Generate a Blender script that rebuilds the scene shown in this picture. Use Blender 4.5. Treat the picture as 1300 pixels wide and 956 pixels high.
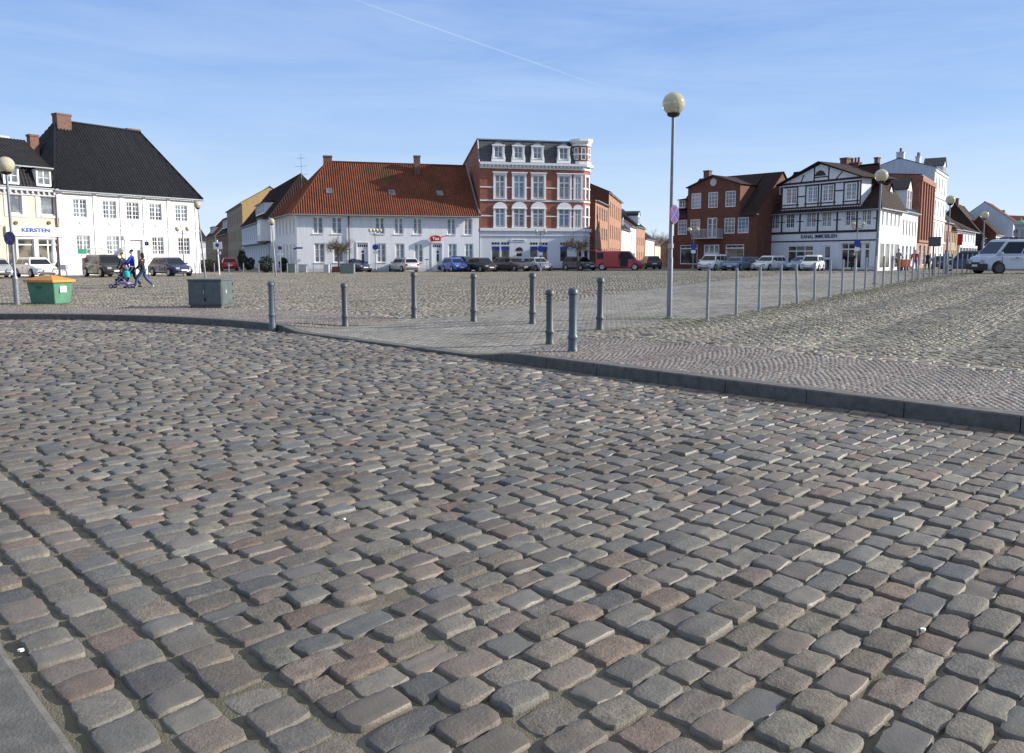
import bpy, bmesh, math, random
import numpy as np
from mathutils import Vector, Matrix, Euler
for o in list(bpy.data.objects): bpy.data.objects.remove(o, do_unlink=True)
S = bpy.context.scene
R = math.radians
random.seed(7); rng = np.random.default_rng(11)

# ---------------------------------------------------------------- camera
CAMH = 1.6
TH = R(6.07)
FPX = 1011.1                      # focal length in photo pixels (1300 wide)
cd = bpy.data.cameras.new('camera'); cam = bpy.data.objects.new('camera', cd)
S.collection.objects.link(cam); S.camera = cam
cam.location = (0, 0, CAMH); cam.rotation_euler = (R(90) - TH, 0, 0)
cd.sensor_width = 36; cd.lens = 28; cd.shift_y = -44.5/1300
cd.clip_start = 0.1; cd.clip_end = 6000
S.render.resolution_x = 1024; S.render.resolution_y = 753
S.view_settings.view_transform = 'Standard'; S.view_settings.look = 'None'
S.view_settings.gamma = 1; S.view_settings.exposure = 0.56

# ---------------------------------------------------------------- daylight
SUN_EL, SUN_AZ = R(22), R(4.5)      # azimuth counter-clockwise from +X
W = bpy.data.worlds.new('World'); S.world = W; W.use_nodes = True
wn = W.node_tree; wn.nodes.clear()
sd = bpy.data.lights.new('sun', 'SUN'); sun = bpy.data.objects.new('sun', sd)
S.collection.objects.link(sun)
sd.energy = 5.0; sd.angle = R(0.5); sd.color = (1.0, 0.94, 0.85)
sv = Vector((math.cos(SUN_EL)*math.cos(SUN_AZ), math.cos(SUN_EL)*math.sin(SUN_AZ), math.sin(SUN_EL)))
sun.rotation_euler = sv.to_track_quat('Z', 'Y').to_euler()
sun.location = (60, 0, 40)

def ray(u, v):
    a = (u-650)/FPX; b = -(v-433.5)/FPX
    return Vector((a, math.cos(TH)+b*math.sin(TH), -math.sin(TH)+b*math.cos(TH)))
def PY(u, v, Y):
    d = ray(u, v); k = Y/d.y
    return Vector((d.x*k, Y, CAMH+d.z*k))

def wnode(t, **k):
    n = wn.nodes.new(t)
    for a, b in k.items(): setattr(n, a, b)
    return n
def wmath(op, a, b=None):
    n = wnode('ShaderNodeMath', operation=op)
    for i, x in enumerate((a, b)):
        if x is None: continue
        if isinstance(x, (int, float)): n.inputs[i].default_value = x
        else: wn.links.new(x, n.inputs[i])
    return n.outputs[0]
sky = wnode('ShaderNodeTexSky'); sky.sky_type = 'NISHITA'; sky.sun_disc = False
sky.sun_elevation = SUN_EL; sky.sun_rotation = R(90)-SUN_AZ
sky.air_density = 1.0; sky.dust_density = 0.2; sky.ozone_density = 2.5; sky.altitude = 0
tc = wnode('ShaderNodeTexCoord')
mp = wnode('ShaderNodeMapping'); mp.inputs['Scale'].default_value = (1.2, 1.2, 9.0); mp.inputs['Rotation'].default_value = (R(6), R(-4), 0)
wn.links.new(tc.outputs['Generated'], mp.inputs['Vector'])
nz = wnode('ShaderNodeTexNoise'); nz.inputs['Scale'].default_value = 1.6; nz.inputs['Detail'].default_value = 7; nz.inputs['Roughness'].default_value = .62; nz.inputs['Distortion'].default_value = .5
wn.links.new(mp.outputs[0], nz.inputs['Vector'])
cr = wnode('ShaderNodeValToRGB'); cr.color_ramp.elements[0].position = .42; cr.color_ramp.elements[1].position = .76
wn.links.new(nz.outputs['Fac'], cr.inputs[0])
cl = wmath('MULTIPLY', cr.outputs[0], 0.25)
# a thin old contrail crossing high up
da, db = ray(440, -4).normalized(), ray(760, 108).normalized()
nn = da.cross(db).normalized(); mid = (da+db).normalized(); alo = nn.cross(mid).normalized()
def wdot(vec):
    n = wnode('ShaderNodeVectorMath', operation='DOT_PRODUCT'); wn.links.new(tc.outputs['Generated'], n.inputs[0]); n.inputs[1].default_value = vec
    return n.outputs['Value']
dn = wdot(nn); dl = wdot(alo); dm = wdot(mid)
band = wmath('MAXIMUM', wmath('SUBTRACT', 1.0, wmath('MULTIPLY', wmath('ABSOLUTE', dn), 900.0)), 0.0)
hl = abs(da.dot(alo))
fade = wmath('MAXIMUM', wmath('SUBTRACT', 1.0, wmath('POWER', wmath('DIVIDE', wmath('ABSOLUTE', dl), hl*1.05), 4.0)), 0.0)
tr = wmath('MULTIPLY', wmath('MULTIPLY', band, fade), wmath('GREATER_THAN', dm, 0.0))
tr = wmath('MULTIPLY', tr, 0.24)
fac = wmath('MINIMUM', wmath('ADD', cl, tr), 1.0)
mx = wnode('ShaderNodeMix', data_type='RGBA')
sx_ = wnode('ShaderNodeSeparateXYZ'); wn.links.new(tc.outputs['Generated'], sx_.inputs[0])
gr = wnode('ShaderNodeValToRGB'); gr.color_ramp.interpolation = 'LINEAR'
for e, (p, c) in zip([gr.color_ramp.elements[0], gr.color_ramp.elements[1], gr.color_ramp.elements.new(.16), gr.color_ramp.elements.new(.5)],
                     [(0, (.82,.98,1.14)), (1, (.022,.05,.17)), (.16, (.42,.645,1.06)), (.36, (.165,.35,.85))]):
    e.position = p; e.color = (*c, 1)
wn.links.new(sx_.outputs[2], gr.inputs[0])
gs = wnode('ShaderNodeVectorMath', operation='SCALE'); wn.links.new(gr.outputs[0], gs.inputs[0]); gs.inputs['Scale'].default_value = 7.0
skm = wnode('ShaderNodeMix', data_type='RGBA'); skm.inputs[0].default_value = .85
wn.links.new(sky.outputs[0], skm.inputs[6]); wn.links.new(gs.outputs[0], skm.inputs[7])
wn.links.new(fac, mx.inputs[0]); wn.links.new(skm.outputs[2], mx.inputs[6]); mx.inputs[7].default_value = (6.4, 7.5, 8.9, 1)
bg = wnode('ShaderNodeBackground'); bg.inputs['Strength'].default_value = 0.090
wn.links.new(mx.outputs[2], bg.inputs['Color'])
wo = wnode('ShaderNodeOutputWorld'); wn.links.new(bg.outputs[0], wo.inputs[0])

# ---------------------------------------------------------------- helpers
C = S.collection
def tag(o, label=None, cat=None, group=None, kind=None):
    if label: o['label'] = label
    if cat: o['category'] = cat
    if group: o['group'] = group
    if kind: o['kind'] = kind
    return o
def empty(name, loc, rz=0, label=None, cat=None, group=None):
    o = bpy.data.objects.new(name, None); C.objects.link(o); o.empty_display_size = .3
    o.location = loc; o.rotation_euler = (0, 0, rz)
    return tag(o, label, cat, group)
KIDS = {}
def link(name, me, parent=None):
    o = bpy.data.objects.new(name, me); C.objects.link(o)
    if parent is not None:
        o.parent = parent; KIDS.setdefault(parent.name, []).append(o)
    return o
def copy_tree(o, parent=None):
    c = o.copy(); C.objects.link(c); c.parent = parent
    if parent is not None: KIDS.setdefault(parent.name, []).append(c)
    for ch in list(KIDS.get(o.name, [])): copy_tree(ch, c)
    return c

class MB:
    def __init__(s, M=None): s.v = []; s.f = []; s.uv = {}; s.M = M
    def pt(s, p):
        p = Vector(p)
        if s.M is not None: p = s.M @ p
        s.v.append(tuple(p)); return len(s.v)-1
    def face(s, pts, uv=None):
        i = [s.pt(p) for p in pts]; s.f.append(i)
        if uv: s.uv[len(s.f)-1] = uv
    def box(s, x0, y0, z0, x1, y1, z1, tx=0, ty=0):
        b = [(x0,y0,z0),(x1,y0,z0),(x1,y1,z0),(x0,y1,z0),(x0+tx,y0+ty,z1),(x1-tx,y0+ty,z1),(x1-tx,y1-ty,z1),(x0+tx,y1-ty,z1)]
        i = [s.pt(p) for p in b]
        for q in ((0,3,2,1),(4,5,6,7),(0,1,5,4),(1,2,6,5),(2,3,7,6),(3,0,4,7)): s.f.append([i[k] for k in q])
    def cbox(s, c, d): s.box(c[0]-d[0]/2, c[1]-d[1]/2, c[2]-d[2]/2, c[0]+d[0]/2, c[1]+d[1]/2, c[2]+d[2]/2)
    def tube(s, pts, r, n=8, cap=True):
        pts = [Vector(p) for p in pts]
        if not hasattr(r, '__len__'): r = [r]*len(pts)
        rings = []
        for k, p in enumerate(pts):
            d = (pts[min(k+1, len(pts)-1)]-pts[max(k-1, 0)]).normalized()
            a = Vector((0,0,1)) if abs(d.z) < .9 else Vector((1,0,0))
            x = d.cross(a).normalized(); y = d.cross(x)
            rings.append([s.pt(p+(x*math.cos(t)+y*math.sin(t))*r[k]) for t in [2*math.pi*j/n for j in range(n)]])
        for a, b in zip(rings, rings[1:]):
            for j in range(n): s.f.append([a[j], a[(j+1)%n], b[(j+1)%n], b[j]])
        if cap: s.f.append(rings[0][::-1]); s.f.append(rings[-1])
    def lathe(s, prof, n=16, c=(0,0,0), axis='z'):
        rings = []
        for r, z in prof:
            rg = []
            for j in range(n):
                t = 2*math.pi*j/n; a, b = r*math.cos(t), r*math.sin(t)
                p = {'z': (c[0]+a, c[1]+b, c[2]+z), 'x': (c[0]+z, c[1]+a, c[2]+b), 'y': (c[0]+a, c[1]+z, c[2]+b)}[axis]
                rg.append(s.pt(p))
            rings.append(rg)
        for a, b in zip(rings, rings[1:]):
            for j in range(n): s.f.append([a[j], a[(j+1)%n], b[(j+1)%n], b[j]])
        s.f.append(rings[0][::-1]); s.f.append(rings[-1])
    def prism(s, poly, a0, a1, axis='z'):
        def P(p, a): return {'z': (p[0],p[1],a), 'y': (p[0],a,p[1]), 'x': (a,p[0],p[1])}[axis]
        lo = [s.pt(P(p, a0)) for p in poly]; hi = [s.pt(P(p, a1)) for p in poly]; n = len(poly)
        s.f.append(lo[::-1]); s.f.append(hi)
        for j in range(n): s.f.append([lo[j], lo[(j+1)%n], hi[(j+1)%n], hi[j]])
    def mesh(s, name, mat, smooth=False, recalc=True, bevel=0):
        me = bpy.data.meshes.new(name); me.from_pydata(s.v, [], s.f)
        if s.uv:
            ul = me.uv_layers.new(name='UVMap')
            for fi, uv in s.uv.items():
                for li, c in zip(me.polygons[fi].loop_indices, uv): ul.data[li].uv = c
        if recalc or bevel:
            bm = bmesh.new(); bm.from_mesh(me)
            if recalc: bmesh.ops.recalc_face_normals(bm, faces=bm.faces)
            if bevel:
                bmesh.ops.bevel(bm, geom=[e for e in bm.edges if len(e.link_faces) == 2 and e.calc_face_angle(0) > .5], offset=bevel, segments=2, affect='EDGES', profile=.5)
            bm.to_mesh(me); bm.free()
        if mat: me.materials.append(mat)
        if smooth:
            for p in me.polygons: p.use_smooth = True
            me.set_sharp_from_angle(angle=R(38))
        return me
    def build(s, name, mat, parent=None, **k): return link(name, s.mesh(name, mat, **k), parent)

# ---------------------------------------------------------------- materials
def newmat(name):
    m = bpy.data.materials.new(name); m.use_nodes = True
    return m, m.node_tree, m.node_tree.nodes['Principled BSDF']
def nd(t, ty, **k):
    n = t.nodes.new(ty)
    for a, b in k.items(): setattr(n, a, b)
    return n
def mat(name, col, rough=.7, var=.12, scale=3.0, bump=.0, bscale=40, metal=0, spec=.5, dirt=0, dist=.01, coord='Object'):
    m, t, b = newmat(name)
    b.inputs['Roughness'].default_value = rough; b.inputs['Metallic'].default_value = metal
    b.inputs['Specular IOR Level'].default_value = spec
    tcn = nd(t, 'ShaderNodeTexCoord')
    n = nd(t, 'ShaderNodeTexNoise'); n.inputs['Scale'].default_value = scale; n.inputs['Detail'].default_value = 6; n.inputs['Roughness'].default_value = .65
    t.links.new(tcn.outputs[coord], n.inputs['Vector'])
    mr = nd(t, 'ShaderNodeMapRange'); mr.inputs[1].default_value = .3; mr.inputs[2].default_value = .7
    mr.inputs[3].default_value = 1-var; mr.inputs[4].default_value = 1+var
    t.links.new(n.outputs['Fac'], mr.inputs[0])
    mul = nd(t, 'ShaderNodeVectorMath', operation='SCALE'); mul.inputs[0].default_value = col[:3]
    t.links.new(mr.outputs[0], mul.inputs['Scale']); t.links.new(mul.outputs[0], b.inputs['Base Color'])
    if bump:
        n2 = nd(t, 'ShaderNodeTexNoise'); n2.inputs['Scale'].default_value = bscale; n2.inputs['Detail'].default_value = 4
        t.links.new(tcn.outputs[coord], n2.inputs['Vector'])
        bp = nd(t, 'ShaderNodeBump'); bp.inputs['Strength'].default_value = bump; bp.inputs['Distance'].default_value = dist
        t.links.new(n2.outputs['Fac'], bp.inputs['Height']); t.links.new(bp.outputs[0], b.inputs['Normal'])
    return m
def stone_mat(name, rough=.62, bump=.6, bs=55, dist=.006):
    m, t, b = newmat(name)
    at = nd(t, 'ShaderNodeAttribute', attribute_name='Col'); g = nd(t, 'ShaderNodeNewGeometry')
    def noise(sc, det, ro):
        n = nd(t, 'ShaderNodeTexNoise'); n.inputs['Scale'].default_value = sc; n.inputs['Detail'].default_value = det; n.inputs['Roughness'].default_value = ro
        t.links.new(g.outputs['Position'], n.inputs['Vector']); return n.outputs['Fac']
    def mrange(x, a, b_, c, d):
        mr = nd(t, 'ShaderNodeMapRange'); t.links.new(x, mr.inputs[0])
        for k, v in zip((1, 2), (a, b_)): mr.inputs[k].default_value = v
        for k, v in zip((3, 4), (c, d)):
            if isinstance(v, (int, float)): mr.inputs[k].default_value = v
            else: t.links.new(v, mr.inputs[k])
        return mr.outputs[0]
    def mul(a, b_):
        k = nd(t, 'ShaderNodeMath', operation='MULTIPLY'); t.links.new(a, k.inputs[0])
        if isinstance(b_, (int, float)): k.inputs[1].default_value = b_
        else: t.links.new(b_, k.inputs[1])
        return k.outputs[0]
    al = at.outputs['Alpha']
    big = mrange(noise(.55, 6, .65), .35, .65, .80, 1.16)           # worn tracks and stained patches
    grain = mrange(noise(26, 8, .75), .3, .7, mrange(al, 0, 1, .92, .62), mrange(al, 0, 1, 1.08, 1.42))
    fine = mrange(noise(210, 2, .6), .35, .65, mrange(al, 0, 1, .97, .80), mrange(al, 0, 1, 1.03, 1.22))
    f = mul(mul(big, grain), fine)
    sc = nd(t, 'ShaderNodeVectorMath', operation='SCALE'); t.links.new(at.outputs['Color'], sc.inputs[0]); t.links.new(f, sc.inputs['Scale'])
    dirt = mrange(noise(7, 9, .7), .56, .70, 0, .55)
    mx_ = nd(t, 'ShaderNodeMix', data_type='RGBA'); t.links.new(dirt, mx_.inputs[0]); t.links.new(sc.outputs[0], mx_.inputs[6]); mx_.inputs[7].default_value = (.135, .118, .090, 1)
    t.links.new(mx_.outputs[2], b.inputs['Base Color'])
    n2 = noise(bs, 7, .62)
    bp = nd(t, 'ShaderNodeBump'); bp.inputs['Distance'].default_value = dist; t.links.new(mrange(al, 0, 1, bump*.3, min(1, bump*1.15)), bp.inputs['Strength'])
    t.links.new(n2, bp.inputs['Height']); t.links.new(bp.outputs[0], b.inputs['Normal'])
    t.links.new(mrange(al, 0, 1, rough-.16, rough+.14), b.inputs['Roughness']); b.inputs['Specular IOR Level'].default_value = .4
    return m

# ---------------------------------------------------------------- the lie of the land
K0 = np.array([4.75, 7.39]); E0 = np.array([-.700, .714]); N0 = np.array([-.714, -.700])
S0, RK, PHI1 = 14.0, 11.5, .75
def rot(v, a): c, s = math.cos(a), math.sin(a); return np.array([c*v[0]-s*v[1], s*v[0]+c*v[1]])
CC = K0+S0*E0+RK*N0; S1 = S0+RK*PHI1
E1, N1 = rot(E0, PHI1), rot(N0, PHI1); P1 = CC-RK*N1
A0 = math.atan2(-N0[1], -N0[0])
def M2(s, t):
    s = np.asarray(s, float); t = np.asarray(t, float); s, t = np.broadcast_arrays(s, t)
    x = K0[0]+s*E0[0]+t*N0[0]; y = K0[1]+s*E0[1]+t*N0[1]
    ph = (s-S0)/RK
    ax = CC[0]+(RK-t)*np.cos(A0+ph); ay = CC[1]+(RK-t)*np.sin(A0+ph)
    bx = P1[0]+(s-S1)*E1[0]+t*N1[0]; by = P1[1]+(s-S1)*E1[1]+t*N1[1]
    x = np.where(s > S0, ax, x); y = np.where(s > S0, ay, y)
    x = np.where(s > S1, bx, x); y = np.where(s > S1, by, y)
    return x, y
def ST(x, y):
    x = np.asarray(x, float); y = np.asarray(y, float)
    s = (x-K0[0])*E0[0]+(y-K0[1])*E0[1]; t = (x-K0[0])*N0[0]+(y-K0[1])*N0[1]
    rx, ry = x-CC[0], y-CC[1]; ph = np.mod(np.arctan2(ry, rx)-A0+math.pi, 2*math.pi)-math.pi
    sa, ta = S0+RK*ph, RK-np.hypot(rx, ry)
    sb = S1+(x-P1[0])*E1[0]+(y-P1[1])*E1[1]; tb = (x-P1[0])*N1[0]+(y-P1[1])*N1[1]
    m1 = (s > S0); m2 = m1 & (ph > PHI1)
    return np.where(m2, sb, np.where(m1, sa, s)), np.where(m2, tb, np.where(m1, ta, t))
def sm(x, a, b):
    k = np.clip((np.asarray(x, float)-a)/(b-a), 0, 1); return k*k*(3-2*k)
def kerbh(s):
    return .118-.112*sm(s, 6.6, 7.9)*(1-sm(s, 13.2, 14.3))
def Hf(x, y):
    x = np.asarray(x, float); y = np.asarray(y, float)
    s, t = ST(x, y)
    f = .13+.50*sm(x, -8, 15)*sm(y, 8, 42)*(1-.62*sm(y, 50, 80))-.10*sm(y, 45, 85)
    f = f+.012*np.sin(x*.9+y*.4)*np.sin(y*.7-x*.3)
    k = sm(-t, .15, 5)
    return kerbh(s)*(1-k)+f*k
def H(x, y): return float(Hf(x, y))
def G(u, v):
    d = ray(u, v); Y = 5.0
    z = 0.1
    for _ in range(60):
        k = (CAMH-z)/(-d.z); z = .6*z+.4*H(d.x*k, d.y*k)
    return Vector((d.x*k, d.y*k, z))
def at(u, Y, v=340):
    d = ray(u, v); X = d.x/d.y*Y
    return Vector((X, Y, H(X, Y)))

# ---------------------------------------------------------------- paving stones as real geometry
def grid_template(g):
    n = len(g); X, Yg = np.meshgrid(g, g, indexing='ij')
    q = np.maximum(np.abs(X), np.abs(Yg)); l6 = (np.abs(X)**8+np.abs(Yg)**8)**(1/8)
    k = np.where(l6 > 1e-6, q/np.maximum(l6, 1e-6), 1)
    x, y = X*k, Yg*k
    h = 1-np.clip((q-.915)/.085, 0, 1)**1.5
    h = h - .03*(X**2+Yg**2)*.5
    f = []
    for i in range(n-1):
        for j in range(n-1): f.append((i*n+j, (i+1)*n+j, (i+1)*n+j+1, i*n+j+1))
    return x.ravel(), y.ravel(), h.ravel(), q.ravel(), np.array(f)
T9 = grid_template(np.array([-1, -.97, -.925, -.885, -.45, 0, .45, .885, .925, .97, 1]))
T5 = grid_template(np.array([-1, -.93, -.86, 0, .86, .93, 1]))
T4 = grid_template(np.array([-1, -.86, .86, 1]))
def tmpl_box():
    x = np.array([-1, 1, 1, -1, -.8, .8, .8, -.8]); y = np.array([-1, -1, 1, 1, -.75, -.75, .75, .75])
    h = np.array([0, 0, 0, 0, 1, 1, 1, 1.]); q = np.array([1, 1, 1, 1, .8, .8, .8, .8])
    return x, y, h, q, np.array([(4,5,6,7),(0,1,5,4),(1,2,6,5),(2,3,7,6),(3,0,4,7)])
T2 = tmpl_box()
def stones(name, T, cx, cy, ha, hb, ang, cz, col, depth, parent=None, m=None, rough=.004, jit=.06, smooth=True, tilt=.03):
    N = len(cx); tx, ty, th, tq, tf = T; n = len(tx)
    j = rng.normal(0, jit, (N, 8))
    X = tx[None, :]; Yt = ty[None, :]
    # corner jitter, bilinear
    dx = (j[:, 0:1]*(1-X)*(1-Yt)+j[:, 1:2]*(1+X)*(1-Yt)+j[:, 2:3]*(1+X)*(1+Yt)+j[:, 3:4]*(1-X)*(1+Yt))/4
    dy = (j[:, 4:5]*(1-X)*(1-Yt)+j[:, 5:6]*(1+X)*(1-Yt)+j[:, 6:7]*(1+X)*(1+Yt)+j[:, 7:8]*(1-X)*(1+Yt))/4
    lx = (X+dx)*ha[:, None]; ly = (Yt+dy)*hb[:, None]
    ca, sa = np.cos(ang)[:, None], np.sin(ang)[:, None]
    wx = cx[:, None]+lx*ca-ly*sa; wy = cy[:, None]+lx*sa+ly*ca
    ti = rng.normal(0, tilt, (N, 2))
    dz = depth*(1+rng.normal(0, .12, (N, 1)))
    wz = cz[:, None]-depth+th[None, :]*dz+(ti[:, 0:1]*lx+ti[:, 1:2]*ly)*(tq[None, :] < .99)
    if rough:
        ph = rng.uniform(0, 50, (N, 1)); am = rough*rng.uniform(.3, 1.6, (N, 1))
        nzv = np.sin(wx*61+ph)*np.sin(wy*53+ph*1.7)+.7*np.sin(wx*113+wy*47+ph*2.3)+.5*np.sin(wy*151-wx*90+ph)
        wz = wz+am*nzv*(tq[None, :] < .95)
        wx = wx+.0035*np.sin(wy*90+ph*3)*(tq > .5); wy = wy+.0035*np.sin(wx*85+ph*5)*(tq > .5)
    V = np.stack([wx, wy, wz], -1).reshape(-1, 3).astype(np.float32)
    F = (tf[None]+(np.arange(N)*n)[:, None, None]).reshape(-1, 4).astype(np.int32)
    me = bpy.data.meshes.new(name)
    me.vertices.add(len(V)); me.vertices.foreach_set('co', V.ravel())
    me.loops.add(F.size); me.loops.foreach_set('vertex_index', F.ravel())
    me.polygons.add(len(F)); me.polygons.foreach_set('loop_start', np.arange(0, F.size, 4, dtype=np.int32))
    me.polygons.foreach_set('loop_total', np.full(len(F), 4, dtype=np.int32))
    if smooth: me.polygons.foreach_set('use_smooth', np.ones(len(F), dtype=bool))
    me.update(calc_edges=True)
    ca_ = me.color_attributes.new('Col', 'FLOAT_COLOR', 'POINT')
    cc = np.ones((N, n, 4), np.float32); cc[:, :, :3] = col[:, None, :]; cc[:, :, 3] = rng.uniform(0, 1, (N, 1))
    ca_.data.foreach_set('color', cc.ravel())
    me.materials.append(m)
    return link(name, me, parent)
def inview(x, y, z=0.0, mu=200, ymin=.8, vmax=1080):
    u = 650+FPX*x/np.maximum(y, .1)
    mu = mu+1800/np.maximum(y, 1.0)      # room for a step to the side
    return (y > ymin) & (u > -mu) & (u < 1300+mu)
def palette(N, pal, wts, var=.10):
    pal = np.array(pal); i = rng.choice(len(pal), N, p=np.array(wts)/sum(wts))
    return np.clip(pal[i]*(1+rng.normal(0, var, (N, 1)))*(1+rng.normal(0, .012, (N, 3))), .01, .9).astype(np.float32)

M_cob = stone_mat('granite_setts', bump=.9, bs=70, dist=.011); M_mos = stone_mat('mosaic_setts', bump=.4); M_pla = stone_mat('plaza_setts', bump=.4, rough=.7)
M_pav = stone_mat('walkway_pavers', bump=.25, rough=.7)
ROADPAL = [(0.155,0.129,0.103),(0.149,0.133,0.108),(0.130,0.121,0.103),(0.093,0.090,0.085),(0.185,0.166,0.134),(0.159,0.121,0.094),(0.126,0.107,0.087),(0.205,0.187,0.153),(0.117,0.113,0.102)]
ROADW = [24, 24, 14, 6, 8, 6, 15, 2, 7]

# -- the road: courses of setts across the carriageway, following the bend
ss, tt, ll, ww = [], [], [], []
s = -8.0
while s < 46:
    w = random.uniform(.128, .165) if s < 12 else random.uniform(.14, .18)
    t = .20
    first = True
    while t < 7.10:
        l = random.uniform(.19, .285)*(random.uniform(.5, 1) if first else 1); first = False
        if t+l > 7.03: l = 7.16-t
        if l > .08: ss.append(s+w/2); tt.append(t+l/2); ll.append(l); ww.append(w)
        t += l
    s += w
for row in range(3):
    s = -8.0
    while s < 16:
        l = random.uniform(.15, .26); ss.append(s+l/2); tt.append(7.18+.21*row+.105); ll.append(.21); ww.append(l); s += l
s = -8.0
while s < 46:
    l = random.uniform(.17, .28); ss.append(s+l/2); tt.append(.105); ll.append(.17); ww.append(l); s += l
ss, tt, ll, ww = map(np.array, (ss, tt, ll, ww))
ss = ss+rng.normal(0, .006, len(ss))+.02*np.sin(tt*2.1+ss*.7)
cx, cy = M2(ss, tt)
sq = np.where((ss > S0) & (ss < S1), (RK-tt)/RK, 1.0)
ang = math.atan2(N0[1], N0[0])+np.clip((ss-S0)/RK, 0, PHI1)+rng.normal(0, .022, len(ss))
k = inview(cx, cy) & (cy < 40)
d = np.hypot(cx, cy)
def roadz(x, y, t): return -.035*np.abs((np.asarray(t)-3.8)/3.8)**2+.008*np.sin(x*1.3+y*.8)
cz = roadz(cx, cy, tt)+rng.normal(0, .0028, len(cx))
road = empty('road', (0, 0, 0)); tag(road, kind='structure')
col = palette(len(cx), ROADPAL, ROADW, .085)
for nm, T, lo, hi, rg in (('setts', T9, 0, 9.5, .0032), ('setts', T5, 9.5, 60, .003)):
    q = k & (d >= lo) & (d < hi)
    stones(nm, T, cx[q], cy[q], ll[q]/2-.0088, (ww[q]*sq[q])/2-.0008, ang[q], cz[q], col[q], .042, road, M_cob, rough=rg, jit=.055, tilt=.022)
def sheet(name, sv_, tv_, zf, m, parent=None, attr=None):
    Sg, Tg = np.meshgrid(np.array(sv_), np.array(tv_), indexing='ij')
    X, Y = M2(Sg, Tg); Z = zf(X, Y, Sg, Tg); n1, n2 = X.shape
    V = np.stack([X, Y, Z], -1).reshape(-1, 3)
    F = [(i*n2+j, (i+1)*n2+j, (i+1)*n2+j+1, i*n2+j+1) for i in range(n1-1) for j in range(n2-1)]
    me = bpy.data.meshes.new(name); me.from_pydata(V.tolist(), [], F); me.materials.append(m)
    for p in me.polygons: p.use_smooth = True
    if me.polygons[0].normal.z < 0: me.flip_normals()
    if attr is not None:
        a = me.attributes.new('moss', 'FLOAT', 'POINT'); a.data.foreach_set('value', attr(X, Y, Sg, Tg).ravel().astype(np.float32))
    return link(name, me, parent)
def bed_mat(name, sand, moss):
    m, t, b = newmat(name); g = nd(t, 'ShaderNodeNewGeometry')
    n = nd(t, 'ShaderNodeTexNoise'); n.inputs['Scale'].default_value = 9; n.inputs['Detail'].default_value = 8; n.inputs['Roughness'].default_value = .7
    t.links.new(g.outputs['Position'], n.inputs['Vector'])
    cr = nd(t, 'ShaderNodeValToRGB'); cr.color_ramp.elements[0].position = .3; cr.color_ramp.elements[1].position = .7
    cr.color_ramp.elements[0].color = (*[c*.62 for c in sand], 1); cr.color_ramp.elements[1].color = (*[c*1.25 for c in sand], 1)
    t.links.new(n.outputs['Fac'], cr.inputs[0])
    a = nd(t, 'ShaderNodeAttribute', attribute_name='moss')
    n3 = nd(t, 'ShaderNodeTexNoise'); n3.inputs['Scale'].default_value = 1.3; n3.inputs['Detail'].default_value = 8
    t.links.new(g.outputs['Position'], n3.inputs['Vector'])
    ad = nd(t, 'ShaderNodeMath', operation='MULTIPLY_ADD'); t.links.new(n3.outputs['Fac'], ad.inputs[0]); ad.inputs[1].default_value = 3.2; ad.inputs[2].default_value = -1.25
    mm = nd(t, 'ShaderNodeMath', operation='MULTIPLY', use_clamp=True); t.links.new(ad.outputs[0], mm.inputs[0]); t.links.new(a.outputs['Fac'], mm.inputs[1])
    mx = nd(t, 'ShaderNodeMix', data_type='RGBA'); t.links.new(mm.outputs[0], mx.inputs[0]); t.links.new(cr.outputs[0], mx.inputs[6]); mx.inputs[7].default_value = (*moss, 1)
    t.links.new(mx.outputs[2], b.inputs['Base Color']); b.inputs['Roughness'].default_value = .95
    n2 = nd(t, 'ShaderNodeTexNoise'); n2.inputs['Scale'].default_value = 120; n2.inputs['Detail'].default_value = 5
    t.links.new(g.outputs['Position'], n2.inputs['Vector'])
    bp = nd(t, 'ShaderNodeBump'); bp.inputs['Strength'].default_value = .9; bp.inputs['Distance'].default_value = .01
    t.links.new(n2.outputs['Fac'], bp.inputs['Height']); t.links.new(bp.outputs[0], b.inputs['Normal'])
    return m
M_bed = bed_mat('sanded_joints', (.165, .143, .108), (.065, .072, .034))
M_bed2 = bed_mat('plaza_joints', (.235, .208, .165), (.075, .082, .034))
sheet('road_bed', np.arange(-9, 60, .35), np.linspace(-.06, 7.90, 24),
      lambda X, Y, s_, t_: roadz(X, Y, t_)-.0185+.005*np.sin(X*9)*np.sin(Y*8), M_bed, road, lambda X, Y, s_, t_: .75+0*X)
M_kerb = mat('kerb_granite', (.108, .104, .093), .8, .35, 9, .5, 90)
def kerb(tin, tout, hin, name, s_lo, s_hi, parent=None, hfun=None):
    mb = MB(); s = s_lo
    while s < s_hi:
        L = random.uniform(.95, 1.05); n = 3; rows = []
        for q in range(n+1):
            sq_ = s+.005+(L-.010)*q/n
            x0, y0 = M2(sq_, tin); x1, y1 = M2(sq_, tout); h = hfun(sq_)
            pr = []
            for f, z in ((0, -.12), (0.0, h-.014), (.06, h), (1, h), (1, -.12)):
                pr.append(mb.pt((x0+(x1-x0)*f, y0+(y1-y0)*f, z)))
            rows.append(pr)
        for a, b in zip(rows, rows[1:]):
            for i in range(4): mb.f.append([a[i], b[i], b[i+1], a[i+1]])
        mb.f.append(rows[0]); mb.f.append(rows[-1][::-1])
        s += L
    return mb.build(name, M_kerb, parent)
tag(kerb(.0, -.215, 0, 'kerb', -9, 60, None, lambda q: float(kerbh(q))-.02*0), kind='structure')
tag(kerb(7.86, 8.3, 0, 'far_kerb', -9, 20, None, lambda q: -.020), kind='structure').name = 'kerb'
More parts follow.
